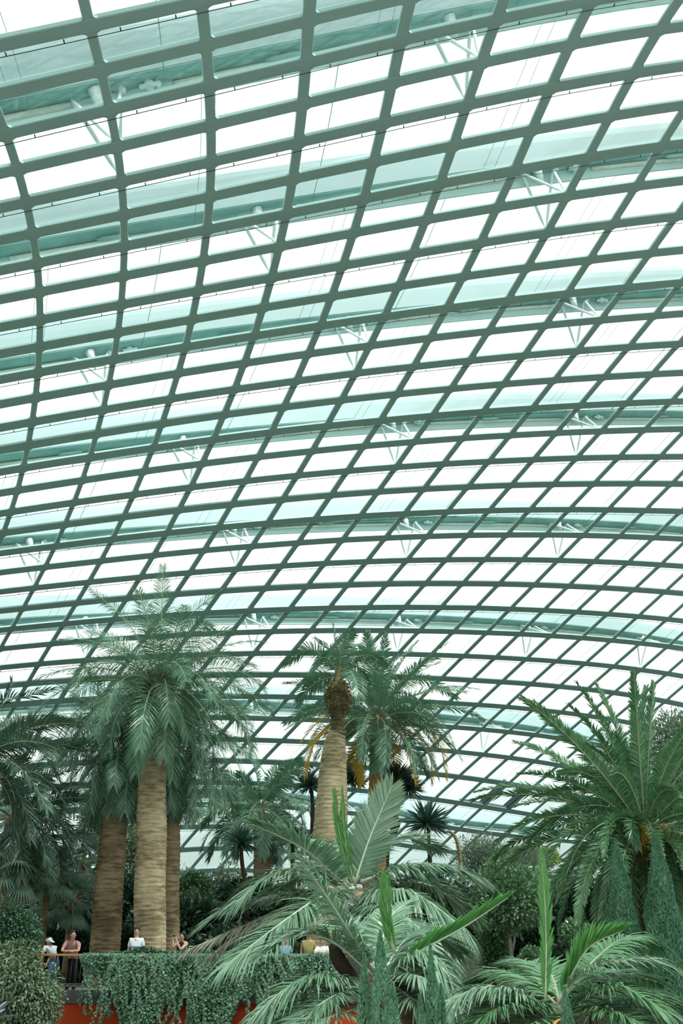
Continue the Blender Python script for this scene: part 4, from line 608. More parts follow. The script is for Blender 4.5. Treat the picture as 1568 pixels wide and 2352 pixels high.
# ------------------------------------------------------------------ palms
def resample(P,k):
    P=np.asarray(P,float); s=np.concatenate([[0],np.cumsum(np.linalg.norm(np.diff(P,axis=0),axis=1))]); t=np.linspace(0,s[-1],k)
    return np.stack([np.interp(t,s,P[:,i]) for i in range(3)],1),s[-1]
def frond(mb,pts,n=60,L=.5,W=.03,phi=.35,droop=.25,t0=.12,th=(75,28),prof=None,nseg=2,m=0,rm=1,rw=.022,az=None,twist=0,mix=None,tipdroop=0,two=(1,-1),plume=.10):
    C,ln=resample(dens(pts,8) if len(pts)<9 else pts,60)
    t=np.linspace(t0,.985,n); P=np.stack([np.interp(t,np.linspace(0,1,60),C[:,i]) for i in range(3)],1)
    T=unit(np.gradient(C,axis=0)); T=unit(np.stack([np.interp(t,np.linspace(0,1,60),T[:,i]) for i in range(3)],1))
    h=C[-1]-C[0]; h[2]=0
    if az is not None: h=np.array([math.cos(az),math.sin(az),0])
    elif np.linalg.norm(h)<.25*ln: h=np.array([0,1.,0]) if abs(h[0])<.08*ln else np.array([h[0],0.0,0])
    S0=unit(np.cross(unit(h),Z))
    if twist=='r': twist=rng.uniform(-.95,.95)
    if twist: S0=S0*math.cos(twist)+np.cross(unit(h),S0)*math.sin(twist)
    S=unit(S0-(T@S0)[:,None]*T); Nn=np.cross(S,T)
    pr=np.interp(t,[t0,t0+.12,.45,.8,1],[.45,.85,1,.8,.42]) if prof is None else np.interp(t,*prof)
    tha=np.radians(th[0]+(th[1]-th[0])*((t-t0)/(1-t0))**1.2)
    for sg in two:
        ph=phi+rng.normal(size=n)*plume; a=tha+rng.normal(size=n)*.06
        D=np.cos(a)[:,None]*T+np.sin(a)[:,None]*(sg*np.cos(ph)[:,None]*S+np.sin(ph)[:,None]*Nn)
        l=(L*pr*rng.uniform(.88,1.08,n))[:,None]
        Wv=unit(T-(np.sum(T*D,1))[:,None]*D)+rng.normal(size=(n,3))*.12+Nn*.3
        dr=(droop*rng.uniform(.7,1.3,n))[:,None]
        st=[0,.5,1] if nseg==2 else [0,.33,.68,1]; wd=[.55,1,0] if nseg==2 else [.5,1,.75,0]
        rows=[]
        for s,w in zip(st,wd):
            q=P+D*l*s-Z*(dr*l*s*s)
            if w>0: rows+=[q-Wv*W*.5*w,q+Wv*W*.5*w]
            else: rows+=[q]
        k=len(rows); V=np.stack(rows,1).reshape(-1,3)
        base=(np.arange(n)*k)[:,None]
        if nseg==2: Q=base+np.array([[0,1,3,2]]); Tt=base+np.array([[2,3,4]]); Q=Q.tolist()
        else: Q=np.concatenate([base+np.array([[0,1,3,2]]),base+np.array([[2,3,5,4]])]).tolist(); Tt=base+np.array([[4,5,6]])
        mb.add(V,Q+Tt.tolist(),m)
    R14,_=resample(C,12); mb.tube(R14,np.linspace(rw,rw*.25,12),5,rm)
def frond_curve(c,az,e0,L,bend,K=11,pw=1.25,curl=0):
    P=[np.array(c,float)]; ds=L/(K-1)
    for i in range(1,K):
        s=i/(K-1); e=max(e0-bend*s**pw,R(-86)); a=az+curl*s
        P.append(P[-1]+ds*np.array([math.cos(a)*math.cos(e),math.sin(a)*math.cos(e),math.sin(e)]))
    return np.array(P)
def trunk(name,t,axis,rad,mat,ring=.13,amp=.02,seg=22,prot=.0):
    """lathe along a list of axis points with radii; leaf-scar rings as small steps"""
    rad=list(rad); rad=[rad[0]]*(len(axis)-len(rad))+rad
    A,ln=resample(dens(axis,6),max(int(ln_(axis)/ring)*3,8)); s=np.linspace(0,1,len(A)); ax=np.asarray(axis,float)
    sk=np.concatenate([[0],np.cumsum(np.linalg.norm(np.diff(ax,axis=0),axis=1))]); r=np.interp(s,sk/sk[-1],rad)
    T=unit(np.gradient(A,axis=0)); V=[];k=len(A)
    for i in range(k):
        u=unit(np.cross(T[i],np.array([0,1.,0]))); w=np.cross(T[i],u); rr=r[i]*(1+amp*((i%3)-1))
        for j in range(seg):
            q=2*math.pi*j/seg; V.append(A[i]+rr*(1+.02*math.sin(q*3+i*.11)+.012*math.sin(q*7+i*1.7))*(math.cos(q)*u+math.sin(q)*w))
    F=[(i*seg+j,i*seg+(j+1)%seg,(i+1)*seg+(j+1)%seg,(i+1)*seg+j) for i in range(k-1) for j in range(seg)]+[tuple((k-1)*seg+j for j in range(seg)),tuple(range(seg))[::-1]]
    mb=MB(); mb.add(V,F,0,True); return mb.build(name,mat,t)
def ln_(a): a=np.asarray(a,float); return np.linalg.norm(np.diff(a,axis=0),axis=1).sum()
GA=2.39996
def crown(t,c,n,L,mat,e=(80,-45),bend=(.5,1.3),pet='rachis',az0=0,azr=None,skip=None,r0=.18,fr={},name='frond',jit=.12):
    for i in range(n):
        q=i/(n-1) if n>1 else .5
        az=az0+i*GA if azr is None else azr[0]+(azr[1]-azr[0])*((i*.618)%1)
        e0=R(e[0]+(e[1]-e[0])*q**.85+rng.normal()*5); b=bend[0]+(bend[1]-bend[0])*min(q*1.3,1)+rng.normal()*.12
        if skip and skip(az%(2*math.pi),e0): continue
        l=L*(.82+.3*math.sin(math.pi*min(q+.15,1)))*rng.uniform(.92,1.06)
        cc=np.array(c)+np.array([math.cos(az)*r0*math.cos(e0),math.sin(az)*r0*math.cos(e0),-.55*q*r0*3])
        mb=MB(); frond(mb,frond_curve(cc,az,e0,l,b,curl=rng.normal()*jit*2),az=az,**fr); mb.build(name,[mat,M[pet]],t)
def pfrond(t,pts,mat,pet='rachis',name='frond',**k):
    """a frond through photo points (px,py,Y)"""
    mb=MB(); frond(mb,[at(*p) for p in pts],**k); return mb.build(name,[mat,M[pet]],t)

# ---- three big banded palms on the deck
def jubaea(label,axis,rad,Y,mat,cpx,nf,L,seedaz,e,ring=.14,pix=None,fr=None,tmat='tan',**k):
    base=at(axis[0][0],axis[0][1],Y); t=thing('palm_tree',label,'palm',(base[0],Y,DZ),'banded palms on the deck')
    ax=[at(x,y,Y) for x,y in axis]; ax=[np.array([ax[0][0],Y,DZ-.05])]+ax
    trunk('trunk',t,ax,[rad[0]]+list(rad),M[tmat],ring)
    c=at(cpx[0],cpx[1],Y)
    return t,c
t1,c1=jubaea('tall palm with thick banded trunk behind the woman in white, widest crown on the left',[(344,2185),(344,2060),(348,1900),(349,1760),(351,1680),(358,1620),(364,1575)],[pxm(w/2,36) for w in (70,71,69,65,56,44,36)],36,M['jub'],(366,1555),0,0,0,0)
JF=dict(n=92,L=.76,W=.023,phi=.26,droop=.26,nseg=2,rw=.028,plume=.16,twist='r')
for pts in ([(366,1560,36),(368,1470,36),(372,1390,36),(374,1300,36)],[(364,1560,36),(350,1480,35.7),(335,1410,35.3),(318,1355,35)],[(362,1560,36),(330,1490,36),(285,1420,36),(205,1352,36)],
            [(369,1560,36),(395,1490,36),(440,1410,36),(515,1350,36)],[(370,1562,36),(410,1500,35.5),(450,1440,35),(490,1440,34.6)],[(360,1565,36),(320,1510,36),(260,1480,36),(175,1480,36)],
            [(372,1568,36),(430,1520,36),(500,1500,36),(590,1530,36)],[(358,1570,36),(300,1525,35.5),(230,1525,35),(160,1570,34.6),(125,1650,34.4)],[(356,1575,36),(320,1560,35),(260,1590,34),(215,1690,33.5)],
            [(374,1572,36),(440,1565,35.5),(510,1590,35),(575,1660,34.7)],[(374,1578,36),(420,1580,35),(475,1640,34.3),(515,1740,34)],[(362,1580,36),(352,1600,35),(335,1660,34.5),(312,1780,34.4)],
            [(372,1580,36),(400,1610,35),(420,1650,34.6),(432,1700,34.5)],[(368,1575,36),(378,1560,34.8),(384,1600,34.3),(388,1660,34.2)]):
    pfrond(t1,pts,M['jub'],az=None,**JF)
crown(t1,c1-Z*.2,46,3.9,M['jub'],e=(62,-30),bend=(.9,1.7),az0=.4,r0=.3,fr=JF)
mb=MB(); c=c1-Z*.35; blob_leaves(mb,[(c,(.42,.42,.5))],700,.3,.07,inner=.3,jit=.5); mb.build('crown_fibre',M['fibre'],t1)
mb=MB(); q=at(378,1610,35.3); mb.tube([q+Z*.5,q,q-Z*.5],[.07,.15,.06],8)
for i in range(60):
    mb.ball(q+rng.normal(size=3)*np.array([.05,.05,.2]),.07,6,4)
mb.build('fruit_cluster',M['orangebark'],t1)

t2,c2=jubaea('palm with banded trunk left of the tallest left-hand palm, crown tucked below it',[(240,2185),(249,2060),(258,1940),(266,1830),(269,1790),(270,1755)],[pxm(w/2,37.2) for w in (67,66,62,56,46,40)],37.2,M['jub'],(270,1700),0,0,0,0,tmat='brown')
crown(t2,c2,38,3.3,M['jub'],e=(70,-40),bend=(.8,1.7),az0=1.,r0=.25,fr=JF,skip=lambda a,e:False)
for pts in ([(268,1705,37.2),(230,1660,36.5),(190,1690,36),(160,1790,35.8)],[(268,1700,37),(215,1640,36.5),(165,1660,36),(135,1740,35.6)],[(266,1720,37),(245,1700,36.2),(235,1760,36),(238,1830,35.9)],[(272,1700,37),(285,1680,36.2),(295,1700,36),(300,1770,35.9)]): pfrond(t2,pts,M['jub'],**JF)
mb=MB(); mb.tube(dens([at(x,y,37) for x,y in ((268,1815),(240,1822),(212,1808),(180,1800),(150,1803),(120,1822))],3),.065,6); mb.build('dry_flower_stalk',M['fibre'],t2)
mb=MB(); mb.tube(dens([at(x,y,37) for x,y in ((272,1815),(300,1812),(325,1806))],3),.06,6); mb.build('dry_flower_stalk',M['fibre'],t2)
mb=MB(); blob_leaves(mb,[(at(270,1770,37.2),(.42,.42,.62))],600,.3,.06,inner=.3,droop=1.2); mb.build('crown_fibre',M['fibre'],t2)

t3,c3=jubaea('palm with darker banded trunk partly hidden right of the tallest left-hand palm',[(380,2185),(381,2060),(384,1920),(382,1850),(380,1815),(386,1780)],[pxm(w/2,38.6) for w in (60,61,58,50,40,34)],38.6,M['jub'],(392,1700),0,0,0,0,tmat='brown')
crown(t3,c3,40,3.3,M['jub'],e=(70,-45),bend=(.8,1.7),az0=2.,r0=.25,fr=JF)
for pts in ([(395,1700,38.6),(450,1650,38),(510,1680,37.6),(560,1790,37.4)],[(395,1700,38.6),(430,1690,38),(470,1760,37.6),(500,1860,37.5)],[(396,1695,38.6),(470,1630,38.2),(540,1650,38),(590,1740,37.8)]): pfrond(t3,pts,M['jub'],**JF)
mb=MB(); mb.tube(dens([at(x,y,38) for x,y in ((383,1800),(405,1796),(425,1794),(450,1788))],3),.06,6); mb.build('dry_flower_stalk',M['fibre'],t3)

# ---- tall bare-trunked palm in the middle, and the one with yellowing fronds behind it
Y=41; g=ground_z(at(750,2100,Y)[0],Y)
t4=thing('palm_tree','tall palm with pale swelling trunk and small topknot, centre of the garden','palm',(at(752,2100,Y)[0],Y,g))
trunk('trunk',t4,[np.array([at(748,2150,Y)[0],Y,g-.1])]+[at(x,y,Y) for x,y in ((752,2060),(756,1960),(761,1850),(766,1750),(771,1692),(773,1682))],[pxm(w/2,Y) for w in (88,86,81,74,62,46,34)],M['tan'],.15)
trunk('crown_shaft',t4,[at(773,1690,Y),at(775,1665,Y),at(776,1640,Y),at(778,1600,Y),at(777,1575,Y),at(776,1560,Y),at(777,1515,Y)],[pxm(w/2,Y) for w in (38,30,36,50,46,20,9)],M['fibre'],.16,.10)
mb=MB(); blob_leaves(mb,[(at(777,1600,Y),(pxm(27,Y),pxm(27,Y),pxm(42,Y)))],900,.26,.05,inner=.2,droop=1.3); mb.build('crown_fibre',M['fibre'],t4)
F4=dict(n=84,L=.62,W=.038,phi=.3,droop=.28,rw=.026,plume=.18,twist='r')
for pts in ([(777,1540,Y),(772,1500,Y),(768,1470,Y),(764,1436,Y)],[(778,1545,Y),(782,1500,40.6),(790,1470,40.3),(812,1450,40)],[(776,1550,Y),(745,1510,Y),(705,1490,Y),(652,1525,Y)],[(776,1550,Y),(755,1515,40.5),(735,1512,40),(715,1545,39.7)],
            [(776,1555,Y),(740,1560,Y),(710,1580,Y),(683,1615,Y)],[(775,1555,Y),(755,1545,41.6),(725,1550,42),(705,1575,42.3)],[(779,1545,Y),(805,1515,Y),(850,1505,Y),(890,1530,Y)],[(780,1550,Y),(800,1540,40.5),(815,1560,40),(825,1600,39.8)],
            [(779,1548,Y),(795,1505,41.5),(820,1480,42),(840,1500,42.4)],[(779,1550,Y),(800,1530,41.5),(820,1530,42),(840,1560,42.3)]): pfrond(t4,pts,M['jub'],**F4)
Y=46; g=ground_z(at(862,2100,Y)[0],Y); c5=at(866,1640,Y)
t5=thing('palm_tree','palm with yellow-tipped drooping fronds and orange-brown trunk, behind the tall middle palm','palm',(at(858,2100,Y)[0],Y,g))
trunk('trunk',t5,[np.array([at(856,2100,Y)[0],Y,g-.1])]+[at(x,y,Y) for x,y in ((860,2000),(864,1900),(866,1800),(866,1700),(866,1650))],[pxm(w/2,Y) for w in (56,54,48,38,34,28)],M['orangebark'],.2,.04)
F5=dict(n=76,L=.62,W=.042,phi=.35,droop=.2,rw=.03,nseg=2,plume=.15,twist='r')
crown(t5,c5,50,4.1,M['jub'],e=(75,-20),bend=(.5,1.25),az0=.2,r0=.25,fr=F5)
for pts in ([(868,1640,46),(866,1680,45.2),(862,1720,44.9),(858,1775,44.8)],[(868,1640,46),(890,1570,46),(905,1520,46),(945,1495,46)],[(870,1640,46),(920,1580,46),(975,1560,46),(1050,1605,46)],[(870,1645,46),(930,1610,45.6),(1000,1640,45.3),(1045,1720,45)],
            [(866,1635,46),(862,1570,46.4),(858,1510,46.8),(845,1450,47)],[(872,1648,46),(915,1640,45.5),(960,1690,45),(1000,1770,44.8)],[(864,1635,46),(835,1580,46),(810,1545,46),(780,1530,46.2)],[(860,1645,46),(800,1630,45.8),(740,1660,45.6),(700,1740,45.5)]): pfrond(t5,pts,M['jub'],**F5)
for pts in ([(860,1650,46),(800,1640,46),(740,1650,46),(695,1700,46)],[(860,1655,46),(790,1660,45.4),(725,1700,45.1),(705,1780,45)],[(858,1655,46),(800,1690,46.6),(750,1740,47),(735,1800,47.2)],[(872,1655,46),(920,1690,45.5),(940,1740,45.2),(955,1800,45)],[(860,1655,46),(835,1690,45.4),(825,1740,45.1),(832,1800,45)],[(858,1655,46),(790,1670,46),(730,1690,46),(700,1790,46)],[(874,1655,46),(940,1680,46.3),(985,1720,46.5),(990,1800,46.6)],[(874,1652,46),(950,1660,46.2),(1005,1700,46.4),(1025,1790,46.5)],[(866,1660,46),(840,1700,46.5),(800,1740,46.8),(790,1800,47)],[(870,1660,46),(900,1720,46.5),(905,1760,46.8),(900,1810,46.9)]):
    pfrond(t5,pts,M['orange'],**F5)
Y=55; g=ground_z(at(603,2050,Y)[0],Y); c6=at(598,1850,Y)
t6=thing('palm_tree','smaller arching palm against the glass, left of the tall middle palm','palm',(at(603,2050,Y)[0],Y,g))
trunk('trunk',t6,[np.array([at(604,2060,Y)[0],Y,g-.1])]+[at(x,y,Y) for x,y in ((603,1980),(601,1920),(598,1880),(598,1850))],[pxm(w/2,Y) for w in (44,42,38,28,18)],M['brown'],.16,.04)
F6=dict(n=76,L=.72,W=.06,phi=.35,droop=.35,rw=.035,plume=.2,twist='r')
crown(t6,c6,24,3.6,M['jub'],e=(60,-25),bend=(.9,1.6),az0=.9,r0=.15,fr=F6)
for pts in ([(598,1850,55),(592,1800,55),(585,1760,55),(572,1735,55)],[(600,1850,55),(615,1800,55),(640,1765,55),(695,1742,55)],[(596,1850,55),(575,1810,55),(560,1785,55),(545,1775,55)],[(602,1855,55),(640,1825,55),(680,1850,55),(700,1900,55)],
            [(595,1858,55),(545,1845,55),(500,1855,55),(462,1900,55)],[(594,1862,55),(545,1870,55),(510,1905,55),(478,1975,55)],[(603,1858,55),(640,1860,55),(665,1890,55),(668,1930,55)]): pfrond(t6,pts,M['jub'],**F6)

# ---- big date palm on the right
Y=30; g=ground_z(at(1470,2150,Y)[0],Y); c9=at(1478,1880,Y)
t9=thing('palm_tree','big dense date palm with orange stalks at its heart, right side','palm',(at(1462,2150,Y)[0],Y,g))
trunk('trunk',t9,[np.array([at(1456,2200,Y)[0],Y,g-.1])]+[at(x,y,Y) for x,y in ((1458,2120),(1463,2030),(1472,1940),(1478,1890))],[pxm(w/2,Y) for w in (84,82,86,96,60)],M['fibre'],.17,.07)
F9=dict(n=150,L=.42,W=.042,phi=.55,droop=.10,rw=.028,th=(62,26),t0=.10,plume=.28,twist='r')
crown(t9,c9,84,4.1,M['date'],e=(86,-58),bend=(.35,1.4),az0=.3,r0=.35,fr=F9,jit=.06)
for pts in ([(1475,1880,30),(1440,1800,30),(1400,1750,30),(1345,1708,30)],[(1475,1880,30),(1448,1780,30),(1425,1720,30),(1410,1685,30)],[(1478,1880,30),(1470,1800,30),(1462,1740,30),(1455,1695,30)],[(1480,1880,30),(1482,1790,30),(1484,1730,30),(1482,1680,30)],
            [(1484,1880,30),(1510,1800,30),(1530,1730,30),(1560,1690,30)],[(1470,1885,30),(1400,1810,30),(1340,1775,30),(1283,1775,30)],[(1470,1888,30),(1390,1830,30),(1310,1815,30),(1230,1830,30)],[(1468,1890,30),(1380,1850,29.6),(1290,1870,29.3),(1210,1940,29)],
            [(1466,1895,30),(1390,1870,29.2),(1300,1920,28.6),(1215,2040,28.3)],[(1466,1900,30),(1400,1885,29),(1330,1940,28.3),(1280,2070,28)],[(1468,1900,30),(1420,1900,28.8),(1370,1960,28.2),(1330,2100,28)],[(1470,1900,30),(1440,1910,28.6),(1410,1970,28),(1380,2110,27.9)],
            [(1472,1900,30),(1455,1880,28.6),(1450,1900,28),(1465,1950,27.8)],[(1486,1895,30),(1540,1860,29.5),(1600,1880,29.2)],[(1486,1900,30),(1540,1930,29),(1590,2010,28.6)]): pfrond(t9,pts,M['date'],**F9)
for i in range(9):
    az=R(190+i*20+rng.normal()*8); mb=MB(); P=frond_curve(c9-Z*.25,az,R(15),1.15,1.6); mb.tube(P,np.linspace(.05,.02,len(P)),6)
    for k in range(26):
        p=P[5+k%6]+rng.normal(size=3)*.09; mb.tube([p,p+rng.normal(size=3)*.08-Z*.28],.012,4)
    mb.build('fruit_stalk',M['orange'],t9)

# ---- large front palm
Y=18; g=ground_z(at(845,2200,Y)[0],Y)
t7=thing('palm_tree','large green palm in front at the bottom centre, fronds spread wide','palm',(at(850,2300,Y)[0],Y,g))
trunk('trunk',t7,[np.array([at(870,2340,Y)[0],Y,g-.1])]+[at(x,y,Y) for x,y in ((866,2240),(855,2150),(838,2085),(815,2045))],[pxm(w/2,Y) for w in (52,52,50,46,26)],M['brown'],.12,.06)
F7=dict(n=120,L=.76,W=.036,phi=.30,droop=.30,nseg=3,rw=.024,t0=.10)
for pts,kw in (([(812,2035,18),(845,1935,18),(872,1870,18),(900,1805,17.9)],dict(L=.6,phi=.1,droop=.08,az=R(75),th=(58,24))),
            ([(800,2040,18),(740,1985,17.7),(690,1945,17.4),(580,1893,17.1)],dict(phi=.55)),([(790,2048,18),(714,2009,17.5),(619,2012,17.1),(540,2075,16.9)],dict(droop=.35)),
            ([(796,2060,18),(703,2054,17.8),(545,2082,17.6),(465,2125,17.5)],{}),([(828,2026,18),(917,1994,18),(1017,1992,18),(1100,2016,18)],dict(droop=.45,L=.8)),
            ([(822,2075,18),(868,2050,17.6),(950,2050,17.3),(1067,2135,17.1)],dict(droop=.75,L=.8)),([(826,2060,18),(905,2025,18.5),(1000,2040,18.9),(1090,2110,19.1)],{}),
            ([(800,2050,18),(740,2059,17),(654,2114,16.4),(512,2222,16)],dict(droop=.4)),([(806,2056,18),(743,2064,17),(700,2100,16.6),(665,2150,16.4)],dict(L=.45)),
            ([(826,2070,18),(900,2090,17),(960,2130,16.5),(1020,2210,16.2)],dict(droop=.5)),([(815,2030,18.2),(860,1960,18.6),(930,1925,19),(1010,1950,19.3)],{}),
            ([(805,2035,18.2),(760,1990,18.7),(690,2010,19.2),(610,2060,19.6)],{}),([(820,2060,18),(880,2110,18.2),(950,2170,18.4),(1040,2260,18.5)],{}),([(818,2040,18.2),(800,1980,18.8),(760,1940,19.3),(720,1950,19.8)],{})):
    kk=dict(F7); kk.update(kw); pfrond(t7,pts,M['front'],'rachis_b',**kk)
for pts in ([(800,2058,18),(700,2075,17.6),(600,2110,17.3),(425,2185,17)],[(802,2062,18),(690,2095,18.2),(580,2130,18.4),(480,2200,18.5)],[(828,2078,18),(920,2110,18.4),(1010,2170,18.6),(1060,2260,18.7)],[(820,2070,18),(860,2150,17.4),(930,2200,17)]):
    kk=dict(F7); kk.update(L=.5,W=.022,droop=.5); pfrond(t7,pts,M['dead'],'rachis',**kk)
def blade(t,base,tip,w,mat,bow=.05,name='young_blade'):
    """young frond still closed: leaflets pressed along the stalk"""
    b=np.array(base);q=np.array(tip);d=q-b;L=np.linalg.norm(d);s=unit(np.cross(d/L,np.array([0,1.,0])))
    P=[b+d*k+s*bow*math.sin(k*3.1) for k in np.linspace(0,1,9)]
    mb=MB(); frond(mb,P,n=64,L=max(w*1.9,.22),W=.024,phi=.25,droop=0,t0=.04,th=(17,9),prof=([0,.15,.6,.9,1],[.6,1,1,.6,.2]),nseg=3,rw=.014,az=R(75),plume=.3)
    return mb.build(name,[mat,M['rachis']],t)
blade(t7,at(808,2030,17.9),at(768,1815,17.9),pxm(20,18),M['young']); blade(t7,at(812,2030,17.9),at(786,1810,17.8),pxm(16,18),M['young'])

Y=13.5; g=ground_z(1,13.5)
t8=thing('palm_tree','low palm at the bottom centre behind the slender conifers, one bright upright blade','palm',(at(935,2345,Y)[0],Y,g))
trunk('trunk',t8,[np.array([at(935,2345,Y)[0],Y,g-.05])]+[at(x,y,Y) for x,y in ((930,2350),(905,2290),(880,2240))],[pxm(w/2,Y) for w in (66,64,58,34)],M['fibre'],.1,.08)
F8=dict(n=115,L=.6,W=.029,phi=.30,droop=.25,nseg=3,rw=.02,t0=.1)
for pts,kw in (([(862,2232,13.5),(830,2185,13.3),(768,2084,13.1),(688,1968,13)],dict(L=.62,droop=.55,th=(60,22))),([(855,2240,13.5),(760,2160,13.3),(680,2150,13.2),(600,2182,13.1)],{}),
            ([(850,2275,13.5),(768,2248,13.1),(684,2252,12.9),(570,2345,12.8)],dict(droop=.5,L=.56)),([(852,2290,13.5),(790,2280,12.9),(730,2310,12.6),(650,2370,12.5)],{}),([(850,2300,13.4),(800,2325,12.6),(740,2342,12.3),(660,2390,12.1)],{}),
            ([(885,2240,13.5),(935,2206,13.3),(992,2198,13.2),(1062,2290,13)],dict(droop=.6)),([(890,2250,13.5),(940,2240,13),(990,2260,12.8),(1040,2350,12.7)],dict(droop=.4)),([(880,2235,13.6),(930,2160,13.9),(990,2140,14.1),(1060,2190,14.3)],{}),
            ([(866,2236,13.6),(840,2170,14),(790,2130,14.3),(730,2140,14.6)],{}),([(880,2250,13.5),(940,2290,13),(1000,2330,12.8),(1060,2390,12.7)],{}),([(870,2230,13.6),(880,2150,14.1),(900,2100,14.5),(945,2070,14.9)],dict(L=.4))):
    kk=dict(F8); kk.update(kw); pfrond(t8,pts,M['front'],'rachis_b',**kk)
pfrond(t8,[(884,2238,13.5),(967,2183,13.3),(1067,2128,13.2),(1166,2062,13.1)],M['young'],'rachis_b',n=80,L=.40,W=.034,phi=1.0,droop=.02,nseg=3,th=(26,14),rw=.02)
blade(t8,at(905,2190,13.4),at(882,2008,13.4),pxm(22,13.4),M['young']); blade(t8,at(908,2190,13.4),at(893,2018,13.35),pxm(16,13.4),M['young'])
mb=MB(); mb.tube(dens([at(x,y,13.6) for x,y in ((828,2262),(800,2235),(778,2205),(765,2180),(755,2172))],3),[.02,.05,.07,.08,.085,.09,.09,.085,.08,.06,.05,.03,.012],8); mb.build('dark_spathe',M['darkbark'],t8)

Y=12.2
t10=thing('palm_tree','low green palm at the bottom right corner with a tall upright blade','palm',(at(1288,2360,Y)[0],Y,ground_z(3,Y)))
trunk('trunk',t10,[np.array([at(1290,2420,Y)[0],Y,ground_z(3,Y)-.05]),at(1290,2370,Y),at(1288,2330,Y),at(1286,2305,Y)],[pxm(w/2,Y) for w in (60,58,46,24)],M['fibre'],.1,.08)
F10=dict(n=115,L=.52,W=.027,phi=.35,droop=.3,nseg=3,rw=.017,t0=.1)
pfrond(t10,[(1278,2312,12.2),(1306,2251,12.2),(1354,2174,12.2),(1432,2137,12.2)],M['young'],'rachis',n=80,L=.42,W=.03,phi=.9,droop=.12,nseg=3,th=(34,20),rw=.018)
for pts,kw in (([(1290,2300,12.2),(1325,2247,12.2),(1383,2216,12.1),(1478,2207,12),(1575,2240,11.9)],dict(droop=.35)),([(1290,2300,12.4),(1360,2210,12.8),(1440,2153,13),(1520,2175,13.2)],dict(droop=.5)),
            ([(1300,2322,12.2),(1364,2282,11.9),(1431,2272,11.7),(1530,2325,11.5)],dict(droop=.4)),([(1286,2316,12.2),(1231,2304,12),(1164,2278,11.9),(1097,2270,11.8),(1030,2300,11.7)],dict(droop=.55,L=.5)),
            ([(1286,2330,12.2),(1174,2312,11.8),(1117,2330,11.6),(1060,2380,11.5)],{}),([(1295,2330,12.2),(1380,2320,11.7),(1460,2345,11.4),(1540,2400,11.3)],{}),([(1300,2318,12.3),(1400,2290,12.6),(1500,2290,12.8),(1590,2330,13)],{}),
            ([(1280,2310,12.4),(1220,2255,12.8),(1150,2235,13.1),(1080,2260,13.4)],dict(droop=.4)),([(1284,2305,12.4),(1265,2240,12.9),(1220,2215,13.3),(1160,2215,13.7)],{}),([(1284,2335,12.1),(1240,2345,11.7),(1190,2370,11.5),(1140,2420,11.4)],{}),
            ([(1300,2330,12.4),(1420,2335,12.8),(1500,2360,13),(1580,2400,13.1)],{}),([(1280,2320,12.5),(1180,2290,13.2),(1090,2310,13.6),(1000,2360,13.9)],{}),([(1290,2305,12.5),(1330,2260,13),(1420,2235,13.6),(1520,2260,14)],{})):
    kk=dict(F10); kk.update(kw); pfrond(t10,pts,M['date'] if len(pts)==4 else M['front'],'rachis',**kk)
blade(t10,at(1252,2300,12.1),at(1242,1958,12.1),pxm(30,12.1),M['young'],-.03)

# ---- left edge palms
Y=32; 
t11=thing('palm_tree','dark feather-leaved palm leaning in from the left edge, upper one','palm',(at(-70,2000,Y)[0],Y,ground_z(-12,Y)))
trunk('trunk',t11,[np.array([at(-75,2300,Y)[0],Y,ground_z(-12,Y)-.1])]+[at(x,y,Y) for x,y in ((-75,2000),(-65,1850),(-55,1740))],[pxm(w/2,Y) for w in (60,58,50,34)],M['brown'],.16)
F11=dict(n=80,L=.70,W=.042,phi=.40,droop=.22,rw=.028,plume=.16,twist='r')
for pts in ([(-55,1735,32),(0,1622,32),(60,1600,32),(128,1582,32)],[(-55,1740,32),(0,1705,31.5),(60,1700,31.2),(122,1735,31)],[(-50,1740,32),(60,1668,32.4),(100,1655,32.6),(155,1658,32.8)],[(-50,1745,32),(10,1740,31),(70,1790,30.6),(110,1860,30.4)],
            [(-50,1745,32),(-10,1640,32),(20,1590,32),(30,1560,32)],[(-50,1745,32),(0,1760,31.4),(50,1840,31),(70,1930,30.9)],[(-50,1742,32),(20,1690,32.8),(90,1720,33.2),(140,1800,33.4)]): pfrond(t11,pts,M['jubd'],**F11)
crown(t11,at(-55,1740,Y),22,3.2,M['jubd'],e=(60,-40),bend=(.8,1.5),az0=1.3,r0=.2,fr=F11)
Y=36.5
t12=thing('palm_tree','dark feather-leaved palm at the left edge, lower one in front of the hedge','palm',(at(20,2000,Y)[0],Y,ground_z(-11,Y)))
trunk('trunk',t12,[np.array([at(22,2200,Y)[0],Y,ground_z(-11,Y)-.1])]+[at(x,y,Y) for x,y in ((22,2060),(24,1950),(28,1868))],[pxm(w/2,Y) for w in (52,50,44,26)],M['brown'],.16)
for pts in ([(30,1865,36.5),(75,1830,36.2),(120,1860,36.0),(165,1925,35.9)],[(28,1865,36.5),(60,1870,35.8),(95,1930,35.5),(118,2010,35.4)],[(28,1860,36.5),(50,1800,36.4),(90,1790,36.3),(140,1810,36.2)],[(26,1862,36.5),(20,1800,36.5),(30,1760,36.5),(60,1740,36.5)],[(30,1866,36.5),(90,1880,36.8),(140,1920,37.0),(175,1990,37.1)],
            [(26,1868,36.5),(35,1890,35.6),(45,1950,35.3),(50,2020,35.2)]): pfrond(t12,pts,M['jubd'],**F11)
crown(t12,at(28,1866,Y),20,2.8,M['jubd'],e=(55,-40),bend=(.8,1.5),az0=.3,r0=.2,fr=F11)
